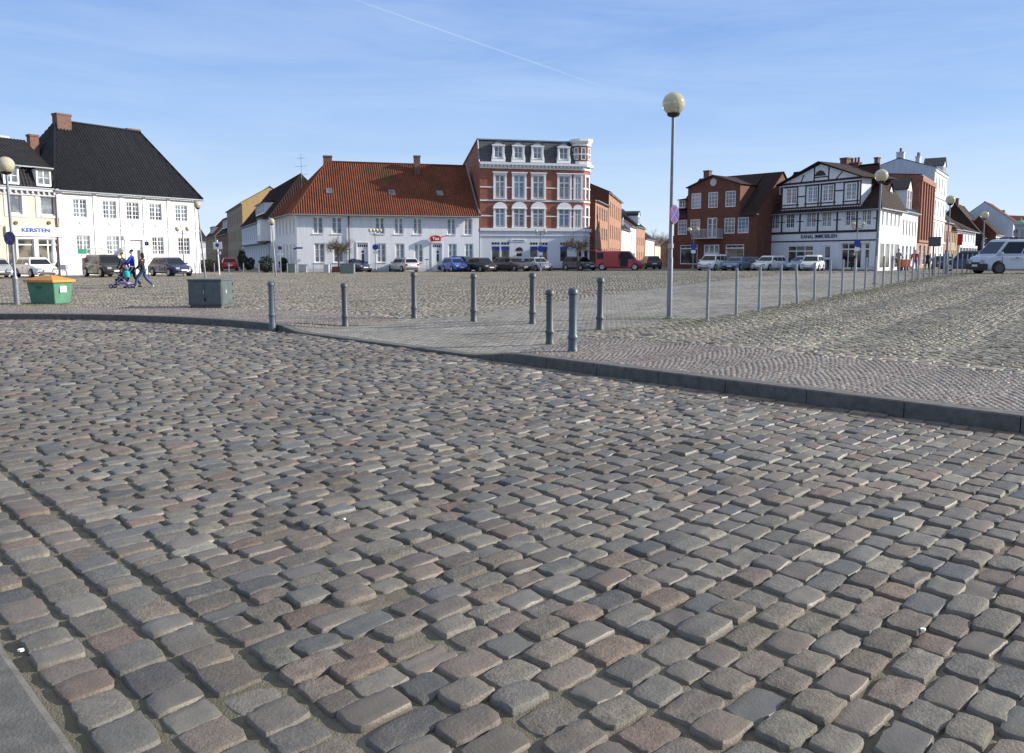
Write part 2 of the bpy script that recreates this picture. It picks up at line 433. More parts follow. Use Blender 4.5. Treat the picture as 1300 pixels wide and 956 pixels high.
pv = sheet('pavement', np.arange(-9, 22, 1.0), np.array([8.3, 9, 11, 14]), lambda X, Y, s_, t_: 0*X-.024, mat('pavement_slabs', (.27,.26,.24), .85, .15, 6, .4, 60))
tag(pv, kind='structure')

# -- the plaza
PATHUV = [(372,424),(520,405),(600,400),(680,388),(760,375),(900,358),(1010,348),(1105,346),(1160,352),(1110,366),(1000,385),(895,404),(850,408),(765,421),(700,432),(644,452)]
path_poly = [tuple(G(u, v)[:2]) for u, v in PATHUV]
def inpoly(x, y, poly):
    x = np.asarray(x); y = np.asarray(y); r = np.zeros(x.shape, bool); n = len(poly)
    for i in range(n):
        x0, y0 = poly[i]; x1, y1 = poly[(i+1) % n]
        c = ((y0 > y) != (y1 > y)) & (x < (x1-x0)*(y-y0)/(y1-y0+1e-12)+x0); r ^= c
    return r
def mossf(X, Y, s_, t_):
    m = sm(X, 1.5, 7)*.9*sm(-t_, 3.0, 3.6)+.12
    m = m+1.3*np.exp(-((X-3.9-(Y-16)*.74)/1.1)**2)*(Y > 13)
    return np.clip(m, 0, 1.5)*(~inpoly(X, Y, path_poly))
plaza = empty('plaza', (0, 0, 0)); tag(plaza, kind='structure')
sv1 = np.concatenate([np.arange(-40, -10, 2), np.arange(-10, 30, .5), np.arange(30, 90, 2)])
tv1 = -np.concatenate([[.205, .4], np.arange(.8, 30, .6), np.arange(30, 60, 2), np.arange(60, 140, 5)])
sheet('plaza_bed', sv1, tv1, lambda X, Y, s_, t_: Hf(X, Y)-.0085+.0055*(sm(-t_, .1, .2)-sm(-t_, 2.9, 3.05)), M_bed2, plaza, mossf)
# arc (fan) paving in the s,t band along the kerb
def fan(u0, u1, v0, v1, Wc, p, L, bow):
    us, vs, an = [], [], []
    nc = int((u1-u0)/Wc); nr = int((v1-v0+bow)/p)+1; npc = max(3, int(round(Wc*1.08/L)))
    cI, rI, kI = np.meshgrid(np.arange(nc), np.arange(nr), np.arange(npc), indexing='ij')
    xx = ((kI+.5+.35*((rI % 2)-.5))/npc-.5)*2
    uu = u0+(cI+.5)*Wc+xx*Wc/2; vv = v0-bow+rI*p+bow*(1-xx**2)
    aa = np.arctan(-bow*2*xx/(Wc/2))
    uu, vv, aa = uu.ravel(), vv.ravel(), aa.ravel(); m = (vv > v0) & (vv < v1) & (uu > u0) & (uu < u1)
    return uu[m], vv[m], aa[m], Wc/npc
def headang(s_): return math.atan2(E0[1], E0[0])+np.clip((s_-S0)/RK, 0, PHI1)
uu, vv, aa, lw = fan(-9, 46, .24, 3.0, 1.05, .070, .078, .15)
X, Y = M2(uu, -vv); q = inview(X, Y, mu=150) & ~inpoly(X, Y, path_poly) & (Y < 60)
X, Y, aa, uu = X[q], Y[q], aa[q], uu[q]; N = len(X)
MOSPAL = [(.185,.155,.135),(.21,.180,.155),(.165,.145,.130),(.235,.208,.18),(.175,.165,.150),(.195,.152,.130)]
stones('mosaic_setts', T4, X, Y, np.full(N, lw/2-.003)*(1+rng.normal(0,.05,N)), np.full(N, .0325), headang(uu)-aa+rng.normal(0, .06, N), Hf(X, Y)+.0015+rng.normal(0, .0012, N), palette(N, MOSPAL, [25,22,15,14,12,10]), .010, plaza, M_mos, rough=.0012, jit=.12)
# three courses of long setts bordering the band
ss, tt, ll = [], [], []
for row in range(3):
    s = -12.0
    while s < 46:
        l = random.uniform(.16, .27); ss.append(s+l/2); tt.append(-3.09-.165*row); ll.append(l); s += l
ss, tt, ll = map(np.array, (ss, tt, ll)); X, Y = M2(ss, tt)
q = inview(X, Y, mu=150) & ~inpoly(X, Y, path_poly)
GREYPAL = [(0.221,0.198,0.155),(0.270,0.239,0.185),(0.184,0.167,0.135),(0.238,0.196,0.150),(0.313,0.276,0.215),(0.157,0.148,0.128)]
GW = [28, 20, 20, 16, 3, 8]
stones('border_setts', T5, X[q], Y[q], ll[q]/2-.009, np.full(q.sum(), .072), headang(ss[q]), Hf(X[q], Y[q])+.004, palette(int(q.sum()), GREYPAL, GW), .024, plaza, M_pla, rough=.003)
# large setts over the rest of the square, laid in segmental arcs
a5 = R(52)
uu, vv, aa, lw = fan(-80, 110, -30, 100, 1.9, .132, .155, .30)
X = uu*math.cos(a5-math.pi/2)-vv*math.sin(a5-math.pi/2); Y = uu*math.sin(a5-math.pi/2)+vv*math.cos(a5-math.pi/2)
s_, t_ = ST(X, Y)
q = inview(X, Y, mu=70) & (t_ < -3.56) & ~inpoly(X, Y, path_poly) & (Y < 92) & (Y > 6)
X, Y, aa = X[q], Y[q], aa[q]; N = len(X); D = np.hypot(X, Y)
pc = palette(N, GREYPAL, GW, .10); hz = Hf(X, Y)
lich = (sm(X, 1, 8)*(.5+.5*np.sin(X*.5+Y*.31)*np.sin(Y*.23-X*.4)))[:, None]
pc = pc*(1-lich*np.array([.17, .12, .18], np.float32))
ang = a5-math.pi/2+aa+rng.normal(0, .05, N)
for T, lo, hi, rg in ((T5, 0, 24, .004), (T4, 24, 40, .0025), (T2, 40, 200, 0)):
    m = (D >= lo) & (D < hi); n = int(m.sum())
    stones('plaza_setts', T, X[m], Y[m], (lw/2-.006)*(1+rng.normal(0, .06, n)), np.full(n, .060)*(1+rng.normal(0, .05, n)), ang[m], hz[m]+.003+rng.normal(0, .0028, n), pc[m]*.93, .020, plaza, M_pla, rough=rg, jit=.10, smooth=hi < 100, tilt=.03)
print('plaza setts', N)
# walkway of small pale rectangular pavers
pd = np.array([.12, .993]); pn = np.array([.993, -.12]); 
A_, B_ = np.meshgrid(np.arange(-8, 70, .105), np.arange(-30, 60, .215), indexing='ij')
B_ = B_+((np.arange(A_.shape[0]) % 2)*.107)[:, None]
X = A_*pd[0]+B_*pn[0]-4; Y = A_*pd[1]+B_*pn[1]+12; X, Y = X.ravel(), Y.ravel()
s_, t_ = ST(X, Y)
q = inpoly(X, Y, path_poly) & (t_ < -.22) & (Y < 70); X, Y = X[q], Y[q]; N = len(X)
PP = [(.235,.22,.190),(.26,.243,.21),(.21,.197,.17),(.29,.268,.23)]
stones('walkway_pavers', T4, X, Y, np.full(N, .1035), np.full(N, .049), np.full(N, math.atan2(pn[1], pn[0])), Hf(X, Y)+.004, palette(N, PP, [4,3,3,1], .06), .010, plaza, M_pav, rough=0, jit=.02, tilt=.006)
print('pavers', N)
# ground to the horizon
gm = MB(); 
gm.face([(-2500, -600, -.45), (2500, -600, -.45), (2500, 3500, -.45), (-2500, 3500, -.45)])
tag(gm.build('ground', mat('distant_ground', (.16, .15, .12), .9, .2, .05)), kind='structure')

# ================================================================ materials for the town
def brick_mat(name, c1, c2, mortar, sx=4.2, rough=.85, bump=.3):
    m, t, b = newmat(name)
    uv = nd(t, 'ShaderNodeUVMap')
    br = nd(t, 'ShaderNodeTexBrick'); br.inputs['Scale'].default_value = 1.0
    br.inputs['Brick Width'].default_value = .25; br.inputs['Row Height'].default_value = .077; br.inputs['Mortar Size'].default_value = .010
    br.inputs['Color1'].default_value = (*c1, 1); br.inputs['Color2'].default_value = (*c2, 1); br.inputs['Mortar'].default_value = (*mortar, 1)
    t.links.new(uv.outputs[0], br.inputs['Vector'])
    n = nd(t, 'ShaderNodeTexNoise'); n.inputs['Scale'].default_value = 1.2; n.inputs['Detail'].default_value = 8; n.inputs['Roughness'].default_value = .7
    t.links.new(uv.outputs[0], n.inputs['Vector'])
    mr = nd(t, 'ShaderNodeMapRange'); mr.inputs[1].default_value = .3; mr.inputs[2].default_value = .7; mr.inputs[3].default_value = .72; mr.inputs[4].default_value = 1.25
    t.links.new(n.outputs['Fac'], mr.inputs[0])
    mul = nd(t, 'ShaderNodeVectorMath', operation='SCALE'); t.links.new(br.outputs['Color'], mul.inputs[0]); t.links.new(mr.outputs[0], mul.inputs['Scale'])
    t.links.new(mul.outputs[0], b.inputs['Base Color']); b.inputs['Roughness'].default_value = rough
    bp = nd(t, 'ShaderNodeBump'); bp.inputs['Strength'].default_value = bump; bp.inputs['Distance'].default_value = .01; bp.invert = True
    t.links.new(br.outputs['Fac'], bp.inputs['Height']); t.links.new(bp.outputs[0], b.inputs['Normal'])
    return m
def plaster(name, col, stain=.16, rough=.85):
    m, t, b = newmat(name); uv = nd(t, 'ShaderNodeUVMap')
    mp_ = nd(t, 'ShaderNodeMapping'); mp_.inputs['Scale'].default_value = (2.6, .28, 1); t.links.new(uv.outputs[0], mp_.inputs[0])
    n = nd(t, 'ShaderNodeTexNoise'); n.inputs['Scale'].default_value = 1.1; n.inputs['Detail'].default_value = 9; n.inputs['Roughness'].default_value = .68
    t.links.new(mp_.outputs[0], n.inputs['Vector'])
    mr = nd(t, 'ShaderNodeMapRange'); mr.inputs[1].default_value = .32; mr.inputs[2].default_value = .68; mr.inputs[3].default_value = 1-stain; mr.inputs[4].default_value = 1+stain*.4
    t.links.new(n.outputs['Fac'], mr.inputs[0])
    mul = nd(t, 'ShaderNodeVectorMath', operation='SCALE'); mul.inputs[0].default_value = col; t.links.new(mr.outputs[0], mul.inputs['Scale'])
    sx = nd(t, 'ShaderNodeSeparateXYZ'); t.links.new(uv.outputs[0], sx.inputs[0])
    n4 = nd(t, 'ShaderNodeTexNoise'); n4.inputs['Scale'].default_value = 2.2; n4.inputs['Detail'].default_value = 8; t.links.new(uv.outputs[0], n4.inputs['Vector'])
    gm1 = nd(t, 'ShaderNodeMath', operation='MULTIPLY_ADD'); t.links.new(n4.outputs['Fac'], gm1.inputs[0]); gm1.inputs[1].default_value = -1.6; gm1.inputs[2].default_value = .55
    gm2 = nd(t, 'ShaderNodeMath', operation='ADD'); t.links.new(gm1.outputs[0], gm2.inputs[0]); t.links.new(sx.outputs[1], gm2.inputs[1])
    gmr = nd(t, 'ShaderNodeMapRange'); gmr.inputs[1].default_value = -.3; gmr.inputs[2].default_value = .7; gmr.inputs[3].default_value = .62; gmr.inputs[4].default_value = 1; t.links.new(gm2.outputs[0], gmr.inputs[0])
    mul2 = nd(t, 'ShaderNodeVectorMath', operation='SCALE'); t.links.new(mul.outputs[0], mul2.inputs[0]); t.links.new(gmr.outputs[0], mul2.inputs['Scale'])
    t.links.new(mul2.outputs[0], b.inputs['Base Color']); b.inputs['Roughness'].default_value = rough
    n2 = nd(t, 'ShaderNodeTexNoise'); n2.inputs['Scale'].default_value = 14; n2.inputs['Detail'].default_value = 5; t.links.new(uv.outputs[0], n2.inputs['Vector'])
    bp = nd(t, 'ShaderNodeBump'); bp.inputs['Strength'].default_value = .35; bp.inputs['Distance'].default_value = .01
    t.links.new(n2.outputs['Fac'], bp.inputs['Height']); t.links.new(bp.outputs[0], b.inputs['Normal'])
    return m
def tile_mat(name, c1, c2, rough=.6, moss=None, row=.34, colw=.24, spec=.4):
    m, t, b = newmat(name); uv = nd(t, 'ShaderNodeUVMap')
    br = nd(t, 'ShaderNodeTexBrick'); br.offset = 0; br.inputs['Scale'].default_value = 1
    br.inputs['Brick Width'].default_value = colw; br.inputs['Row Height'].default_value = row; br.inputs['Mortar Size'].default_value = .018
    br.inputs['Color1'].default_value = (*c1, 1); br.inputs['Color2'].default_value = (*c2, 1); br.inputs['Mortar'].default_value = (*[c*.45 for c in c1], 1)
    t.links.new(uv.outputs[0], br.inputs['Vector'])
    n = nd(t, 'ShaderNodeTexNoise'); n.inputs['Scale'].default_value = .5; n.inputs['Detail'].default_value = 9; n.inputs['Roughness'].default_value = .7
    t.links.new(uv.outputs[0], n.inputs['Vector'])
    mr = nd(t, 'ShaderNodeMapRange'); mr.inputs[1].default_value = .3; mr.inputs[2].default_value = .7; mr.inputs[3].default_value = .7; mr.inputs[4].default_value = 1.25
    t.links.new(n.outputs['Fac'], mr.inputs[0])
    mul = nd(t, 'ShaderNodeVectorMath', operation='SCALE'); t.links.new(br.outputs['Color'], mul.inputs[0]); t.links.new(mr.outputs[0], mul.inputs['Scale'])
    out = mul.outputs[0]
    if moss:
        n3 = nd(t, 'ShaderNodeTexNoise'); n3.inputs['Scale'].default_value = .22; n3.inputs['Detail'].default_value = 7; t.links.new(uv.outputs[0], n3.inputs['Vector'])
        cr_ = nd(t, 'ShaderNodeValToRGB'); cr_.color_ramp.elements[0].position = .54; cr_.color_ramp.elements[1].position = .72; t.links.new(n3.outputs['Fac'], cr_.inputs[0])
        mx_ = nd(t, 'ShaderNodeMix', data_type='RGBA'); t.links.new(cr_.outputs[0], mx_.inputs[0]); t.links.new(out, mx_.inputs[6]); mx_.inputs[7].default_value = (*moss, 1); out = mx_.outputs[2]
    t.links.new(out, b.inputs['Base Color']); b.inputs['Roughness'].default_value = rough; b.inputs['Specular IOR Level'].default_value = spec
    bp = nd(t, 'ShaderNodeBump'); bp.inputs['Strength'].default_value = .8; bp.inputs['Distance'].default_value = .03; bp.invert = True
    t.links.new(br.outputs['Fac'], bp.inputs['Height']); t.links.new(bp.outputs[0], b.inputs['Normal'])
    return m
def glass_mat(name, c0, c1, scale=.7, rough=.06):
    m, t, b = newmat(name); tcn = nd(t, 'ShaderNodeTexCoord')
    oi = nd(t, 'ShaderNodeObjectInfo')
    ad = nd(t, 'ShaderNodeVectorMath', operation='ADD'); t.links.new(tcn.outputs['Object'], ad.inputs[0]); t.links.new(oi.outputs['Location'], ad.inputs[1])
    n = nd(t, 'ShaderNodeTexNoise'); n.inputs['Scale'].default_value = scale; n.inputs['Detail'].default_value = 3
    t.links.new(ad.outputs[0], n.inputs['Vector'])
    cr_ = nd(t, 'ShaderNodeValToRGB'); cr_.color_ramp.elements[0].position = .38; cr_.color_ramp.elements[1].position = .62
    cr_.color_ramp.elements[0].color = (*c0, 1); cr_.color_ramp.elements[1].color = (*c1, 1)
    t.links.new(n.outputs['Fac'], cr_.inputs[0]); t.links.new(cr_.outputs[0], b.inputs['Base Color'])
    b.inputs['Roughness'].default_value = rough; b.inputs['Specular IOR Level'].default_value = .7
    return m
P = {}
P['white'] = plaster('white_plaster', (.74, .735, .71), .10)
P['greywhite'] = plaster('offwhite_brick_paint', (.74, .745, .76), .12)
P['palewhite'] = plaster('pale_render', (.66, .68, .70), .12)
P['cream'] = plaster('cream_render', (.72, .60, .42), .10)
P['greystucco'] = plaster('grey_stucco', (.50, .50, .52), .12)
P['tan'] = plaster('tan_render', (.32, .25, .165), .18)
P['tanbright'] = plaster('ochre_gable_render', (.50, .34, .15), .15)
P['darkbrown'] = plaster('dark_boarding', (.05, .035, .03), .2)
P['bluegrey'] = plaster('shaded_bluegrey_render', (.54, .58, .64), .15)  # bluish shade of gables turned from the sun put into the colour
P['red'] = brick_mat('red_brick', (.36, .10, .05), (.25, .062, .034), (.24, .16, .12))
P['orange'] = brick_mat('orange_brick', (.38, .18, .105), (.29, .13, .075), (.35, .25, .18))
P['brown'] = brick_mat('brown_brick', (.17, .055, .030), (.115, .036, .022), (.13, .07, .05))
P['rosebrick'] = brick_mat('rose_brick', (.25, .11, .09), (.20, .085, .07), (.2, .14, .12))
T_black = tile_mat('black_glazed_tiles', (.007, .007, .009), (.014, .014, .017), .36, spec=.4)
T_dark = tile_mat('dark_tiles', (.018, .017, .019), (.028, .025, .026), .55, spec=.25)
T_red = tile_mat('red_pantiles', (.205, .066, .034), (.160, .050, .028), .8, spec=.2, moss=(.075, .06, .022))
T_brown = tile_mat('brown_tiles', (.030, .017, .015), (.044, .023, .019), .75, spec=.2)
T_oldred = tile_mat('weathered_red_tiles', (.15, .055, .034), (.12, .045, .03), .75, spec=.2)
T_grey = tile_mat('grey_slates', (.06, .065, .075), (.085, .09, .10), .55)
M_white = mat('white_paint', (.80, .80, .78), .45, .05)
M_trim = mat('grey_trim', (.46, .46, .48), .6, .08)
M_ltrim = mat('light_trim', (.72, .72, .72), .6, .08)
M_dtrim = mat('dark_trim', (.03, .028, .03), .6, .1)
M_timber = mat('dark_timber', (.030, .020, .022), .7, .25, 6)
M_cream2 = mat('cornice_paint', (.66, .64, .58), .6, .1)
M_zinc = mat('zinc', (.22, .24, .27), .5, .1, metal=.4)
M_pane = glass_mat('window_glass', (.02, .025, .035), (.16, .18, .21))
M_curt = glass_mat('curtained_glass', (.10, .115, .135), (.27, .28, .29), 1.2, .12)
M_paneblue = glass_mat('painted_sky_glass', (.10, .17, .27), (.22, .30, .40), .5, .04)  # blue sky reflection painted into the pane colour
M_shop = glass_mat('shop_glass', (.015, .016, .015), (.17, .15, .11), 1.1)
M_black = mat('black_paint', (.012, .012, .014), .45, .1)
M_blue = mat('blue_enamel', (.010, .035, .33), .35, .03)
M_navy = mat('navy_lettering', (.012, .014, .09), .5, .03)
M_signred = mat('weathered_sign_red', (.20, .030, .022), .6, .1)
M_bluet = mat('blue_lettering', (.015, .06, .35), .4, .03)
M_redp = mat('red_enamel', (.42, .012, .014), .5, .03, spec=.3)
M_steel = mat('galvanised_steel', (.36, .37, .38), .45, .12, 12, metal=.55)
M_chim = brick_mat('chimney_brick', (.19, .08, .055), (.13, .055, .04), (.15, .12, .10))
M_wood = mat('brown_wood', (.12, .06, .03), .6, .2, 8)
M_inside = mat('interior_shade', (.03, .028, .026), .9, .3, 1.5)  # shade inside the open van as a flat dark colour

# ---------------------------------------------------------------- building helpers
def text_mesh(txt, size, m, depth=.012, name='lettering', align='CENTER', sx=1, bold=.0):
    c = bpy.data.curves.new(name, 'FONT'); c.body = txt; c.size = size; c.extrude = depth; c.align_x = align; c.align_y = 'CENTER'; c.offset = bold
    o = bpy.data.objects.new('tmp', c); me = bpy.data.meshes.new_from_object(o); bpy.data.objects.remove(o)
    me.name = name; me.transform(Matrix.Diagonal((sx, 1, 1, 1))); me.materials.clear(); me.materials.append(m)
    return me
class Face:
    """a facade line a->b (as seen, left to right); local x along it, y into the building, z up"""
    def __init__(s, a, b, z0=0.0):
        s.a = Vector((a[0], a[1], 0)); s.b = Vector((b[0], b[1], 0)); s.z0 = z0
        s.L = (s.b-s.a).length; s.d = (s.b-s.a).normalized(); s.rz = math.atan2(s.d.y, s.d.x)
    def x(s, u, v=300):
        d = ray(u, v); dx, dy = d.x/d.y, 1.0
        # a + t d  = k (dx,dy)
        den = s.d.x-dx*s.d.y
        return (dx*s.a.y-s.a.x)/den
    def z(s, u, v):
        t = s.x(u, v); Y = s.a.y+s.d.y*t; d = ray(u, v)
        return CAMH+d.z/d.y*Y-s.z0
    def rect(s, u0, v0, u1, v1):
        um = (u0+u1)/2; return (s.x(u0), s.z(um, v1), s.x(u1), s.z(um, v0))
def wallmesh(mb, L, zlo, zhi, holes, reveal=.14, x0=0.0, M=None):
    """plane y=0 with rectangular openings and their reveals, with uvs in metres"""
    xs = sorted({x0, L, *[h[0] for h in holes], *[h[2] for h in holes]}); zs = sorted({zlo, zhi, *[h[1] for h in holes], *[h[3] for h in holes]})
    xs = [x for x in xs if x0 <= x <= L]; zs = [z for z in zs if zlo <= z <= zhi]
    for i in range(len(xs)-1):
        for j in range(len(zs)-1):
            cx_, cz_ = (xs[i]+xs[i+1])/2, (zs[j]+zs[j+1])/2
            if any(h[0] < cx_ < h[2] and h[1] < cz_ < h[3] for h in holes): continue
            q = [(xs[i], zs[j]), (xs[i+1], zs[j]), (xs[i+1], zs[j+1]), (xs[i], zs[j+1])]
            mb.face([(x, 0, z) for x, z in q], [(x, z) for x, z in q])
    for h in holes:
        a, b, c, d = h
        for q in (((a,0,b),(a,reveal,b),(a,reveal,d),(a,0,d)), ((c,0,b),(c,0,d),(c,reveal,d),(c,reveal,b)), ((a,0,d),(a,reveal,d),(c,reveal,d),(c,0,d)), ((a,0,b),(c,0,b),(c,reveal,b),(a,reveal,b))):
            mb.face(q, [(p[0]+p[1], p[2]) for p in q])
def polywall(mb, pts2, fn):
    mb.face([fn(x, z) for x, z in pts2], [(x, z) for x, z in pts2])
def corr_plane(mb, EL, ER, TR, TL, pitch=.30, amp=.035, seg=4, uvo=0.0):
    """corrugated roof plane: eave EL->ER, top TL->TR"""
    EL, ER, TR, TL = map(Vector, (EL, ER, TR, TL)); W_ = (ER-EL).length; ex = (ER-EL)/W_
    nrm = ex.cross((TL if (TL-EL).length > .01 else TR)-EL).normalized()
    if nrm.z < 0: nrm = -nrm
    up = nrm.cross(ex).normalized()
    if up.z < 0: up = -up
    def xy(p): return ((p-EL).dot(ex), (p-EL).dot(up))
    a = xy(TL); b = xy(TR); H_ = max(a[1], b[1])
    lo, hi = min(0, a[0]), max(W_, b[0])
    n = max(2, int((hi-lo)/pitch*seg)); pv = None
    def top(x):
        if x < a[0]: return a[1]*(x/a[0]) if a[0] > 1e-6 and x >= 0 else (a[1] if abs(a[0]) < 1e-6 else None)
        if x > b[0]: return b[1]*max(0, (W_-x)/(W_-b[0])) if b[0] < W_-1e-6 else b[1]
        return a[1]+(b[1]-a[1])*((x-a[0])/max(1e-6, b[0]-a[0]))
    def bot(x):
        if x < 0: return a[1]*(x/a[0]) if a[0] < 0 else 0
        if x > W_: return b[1]*(x-W_)/(b[0]-W_)
        return 0
    for i in range(n+1):
        x = lo+(hi-lo)*i/n; t_ = top(x); t_ = 0 if t_ is None else t_
        o = nrm*(amp*math.sin(2*math.pi*x/pitch))
        p0 = EL+ex*x+up*bot(x)+o; p1 = EL+ex*x+up*max(t_, bot(x))+o
        if pv: mb.face([pv[0], p0, p1, pv[1]], [(pv[2]+uvo, bot(pv[2])), (x+uvo, bot(x)), (x+uvo, max(t_, 0)), (pv[2]+uvo, max(0, top(pv[2]) or 0))])
        pv = (p0, p1, x)
WCACHE = {}
def window_me(w, h, cols, rows, fr=.07, mun=.035, top=None, arch=False):
    key = (round(w, 1), round(h, 1), cols, rows, fr, mun, top, arch)
    if key in WCACHE: return WCACHE[key]
    w, h = key[0], key[1]; mb = MB(); y0, y1 = 0, .06
    mb.box(0, y0, 0, fr, y1, h); mb.box(w-fr, y0, 0, w, y1, h); mb.box(fr, y0, 0, w-fr, y1, fr); mb.box(fr, y0, h-fr, w-fr, y1, h)
    for i in range(1, cols):
        x = w*i/cols; t_ = fr*.8 if (cols % 2 == 0 and i == cols//2) else mun/2
        mb.box(x-t_/1, .008, fr, x+t_/1, .052, h-fr)
    for j in range(1, rows):
        z = h*j/rows; t_ = mun/2
        mb.box(fr, .012, z-t_, w-fr, .048, z+t_)
    if top: z = h*top; mb.box(fr, .004, z-fr*.7, w-fr, .056, z+fr*.7)
    f = mb.mesh('window', M_white); pb = MB(); pb.box(fr*.5, .035, fr*.5, w-fr*.5, .04, h-fr*.5); p = pb.mesh('pane', None, recalc=True)
    WCACHE[key] = (f, p, w, h); return WCACHE[key]
PC = {}
def add_window(root, M, r, cols=2, rows=3, pane=None, y=.10, fr=.07, top=None, sill=None, name='window', mun=.035):
    """r: x0,z0,x1,z1 in facade-local coordinates; M: facade-local -> root-local"""
    f, p, w0, h0 = window_me(r[2]-r[0], r[3]-r[1], cols, rows, fr, mun, top)
    pane = pane or M_pane
    o = link(name, f, root)
    o.matrix_local = M @ Matrix.Translation((r[0], y, r[1])) @ Matrix.Diagonal(((r[2]-r[0])/w0, 1, (r[3]-r[1])/h0, 1))
    k = (p.name, pane.name)
    if k not in PC: pm = p.copy(); pm.materials.clear(); pm.materials.append(pane); PC[k] = pm
    link('pane', PC[k], o)
    if sill is not None:
        sb = MB(); sb.box(-.06, -.16, -.07, w0+.06, .02, -.002); link('sill', sb.mesh('sill', sill), o)
    return o
I4 = Matrix.Identity(4)
def sideM(x0, y0, ang): return Matrix.Translation((x0, y0, 0)) @ Matrix.Rotation(ang, 4, 'Z')
def chimney(root, x, y, z, w=.7, d=.6, h=1.4, pots=0, m=None, name='chimney'):
    mb = MB(Matrix.Translation((x, y, z)))
    def bx(a, b, c, d_, e, f):
        n = len(mb.f); mb.box(a, b, c, d_, e, f)
        for i in range(n, len(mb.f)):
            idx = mb.f[i]; ps = [mb.v[k] for k in idx]
            mb.uv[i] = [(p[0]+p[1], p[2]) for p in ps]
    bx(-w/2, -d/2, -1.2, w/2, d/2, h); bx(-w/2-.05, -d/2-.05, h-.16, w/2+.05, d/2+.05, h+.003)
    o = mb.build(name, m or M_chim, root, recalc=False)
    for i in range(pots):
        pb = MB(); pb.lathe([(.13, h), (.11, h+.45), (.14, h+.5)], 10, (x+(i-(pots-1)/2)*w/max(1, pots), y, z)); pb.build('chimney_pot', P['rosebrick'] if False else M_redpot, o)
    return o
M_redpot = mat('clay_pot', (.16, .06, .045), .8, .1)
def roof_box(mb, x0, x1, y0, y1, z): pass
def trim(root, name, m, boxes, M=None, parent=None):
    mb = MB(M)
    for b in boxes: mb.box(*b)
    return mb.build(name, m, root)
def gutterpipe(root, x, z0, z1, m=None, y=-.10, M=None):
    mb = MB(M); mb.tube([(x, y, z0), (x, y, z1)], .055, 8); return mb.build('downpipe', m or M_zinc, root)
def house_root(label, cat, F, name='house', group=None):
    return empty(name, (F.a.x, F.a.y, F.z0), F.rz, label, cat, group)
def gable_house(name, label, F, depth, eave, ridge, wall, roof, windows=(), cat='house', gablewall=None, over=.25, ridge_end=(0, 0), rows=3, cols=2,
                zbase=-.5, fr=.07, pane=None, corr=.30, amp=.035, sillm=None, trimm=None, chimneys=(), group=None, holes=(), skew=(0, 0), left=(), right=(), top=None, cornice=M_ltrim, noroof=False):
    """ridge parallel to the facade; ridge_end>0 makes a hip of that inset; skew = x shift of the rear corners"""
    root = house_root(label, cat, F, name, group); L = F.L; hl, hr = ridge_end; D = depth; ym = D/2
    mb = MB(); wallmesh(mb, L, zbase, eave, [h[:4] for h in list(windows)+list(holes)])
    gm_ = MB() if gablewall else mb
    LM = sideM(skew[0], D, math.atan2(-D, -skew[0])); LL = math.hypot(D, skew[0])
    RM = sideM(L, 0, math.atan2(D, skew[1])); RL_ = math.hypot(D, skew[1])
    for Mx, Lx, wins, hip in ((LM, LL, left, hl), (RM, RL_, right, hr)):
        if gablewall: gm_ = MB()
        gm_.M = Mx; wallmesh(gm_, Lx, zbase, eave, [w[:4] for w in wins])
        if not hip: q = [(0, eave), (Lx, eave), (Lx/2, ridge)]; gm_.face([(a, 0, b) for a, b in q], q)
        gm_.M = None
        if gablewall: gm_.build('gable_wall', gablewall, root, recalc=False)
    bw = MB() if gablewall else mb
    polywall(bw, [(skew[0], zbase), (L+skew[1], zbase), (L+skew[1], eave), (skew[0], eave)], lambda a, z: (a, D, z))
    mb.build('wall', wall, root, recalc=False)
    if gablewall: bw.build('rear_wall', wall, root, recalc=False)
    rb = MB(); e = eave-over*(ridge-eave)/ym+.06; t_ = .06
    ol = .08 if hl == 0 else over; orr = .08 if hr == 0 else over
    A_, B_ = (-ol, -over, e), (L+orr, -over, e)
    A2, B2 = (-ol+skew[0], D+over, e), (L+orr+skew[1], D+over, e)
    RL, RR = ((hl if hl else -.08)+skew[0]/2, ym, ridge+t_), (L-(hr if hr else -.08)+skew[1]/2, ym, ridge+t_)
    corr_plane(rb, A_, B_, RR, RL, corr, amp); corr_plane(rb, B2, A2, RL, RR, corr, amp)
    if hl: corr_plane(rb, A2, A_, RL, RL, corr, amp)
    if hr: corr_plane(rb, B_, B2, RR, RR, corr, amp)
    if not noroof:
        ro = rb.build('roof', roof, root, recalc=False)
        cb = MB(); cb.tube([RL, RR], .11, 8)
        if hl: cb.tube([A_, RL], .09, 8)
        if hr: cb.tube([B_, RR], .09, 8)
        cb.build('ridge_tiles', roof, ro)
    tb = MB(); tb.tube([(A_[0], -over-.03, e-.11), (B_[0], -over-.03, e-.11)], .085, 8)
    if hl: tb.tube([(A2[0]-.03, A2[1], e-.04), (A_[0]-.03, A_[1], e-.04)], .075, 8)
    if hr: tb.tube([(B_[0]+.03, B_[1], e-.04), (B2[0]+.03, B2[1], e-.04)], .075, 8)
    tb.build('gutter', trimm or M_zinc, root)
    ct = eave+.03-.10*(ridge-eave)/ym-amp; sb = MB(); sb.box(0.0, -.10, ct-.2, L, -.002, ct)
    if hl: sb.M = LM; sb.box(0, -.10, ct-.2, LL, -.002, ct)
    if hr: sb.M = RM; sb.box(0, -.10, ct-.2, RL_, -.002, ct)
    sb.build('cornice', cornice, root)
    for Mx, wins in ((I4, windows), (LM, left), (RM, right)):
        for w in wins:
            add_window(root, Mx, w[:4], cols, rows, pane or (M_pane if random.random() < .6 else M_curt), fr=fr, sill=sillm, top=top)
    for c in chimneys: chimney(root, *c)
    return root
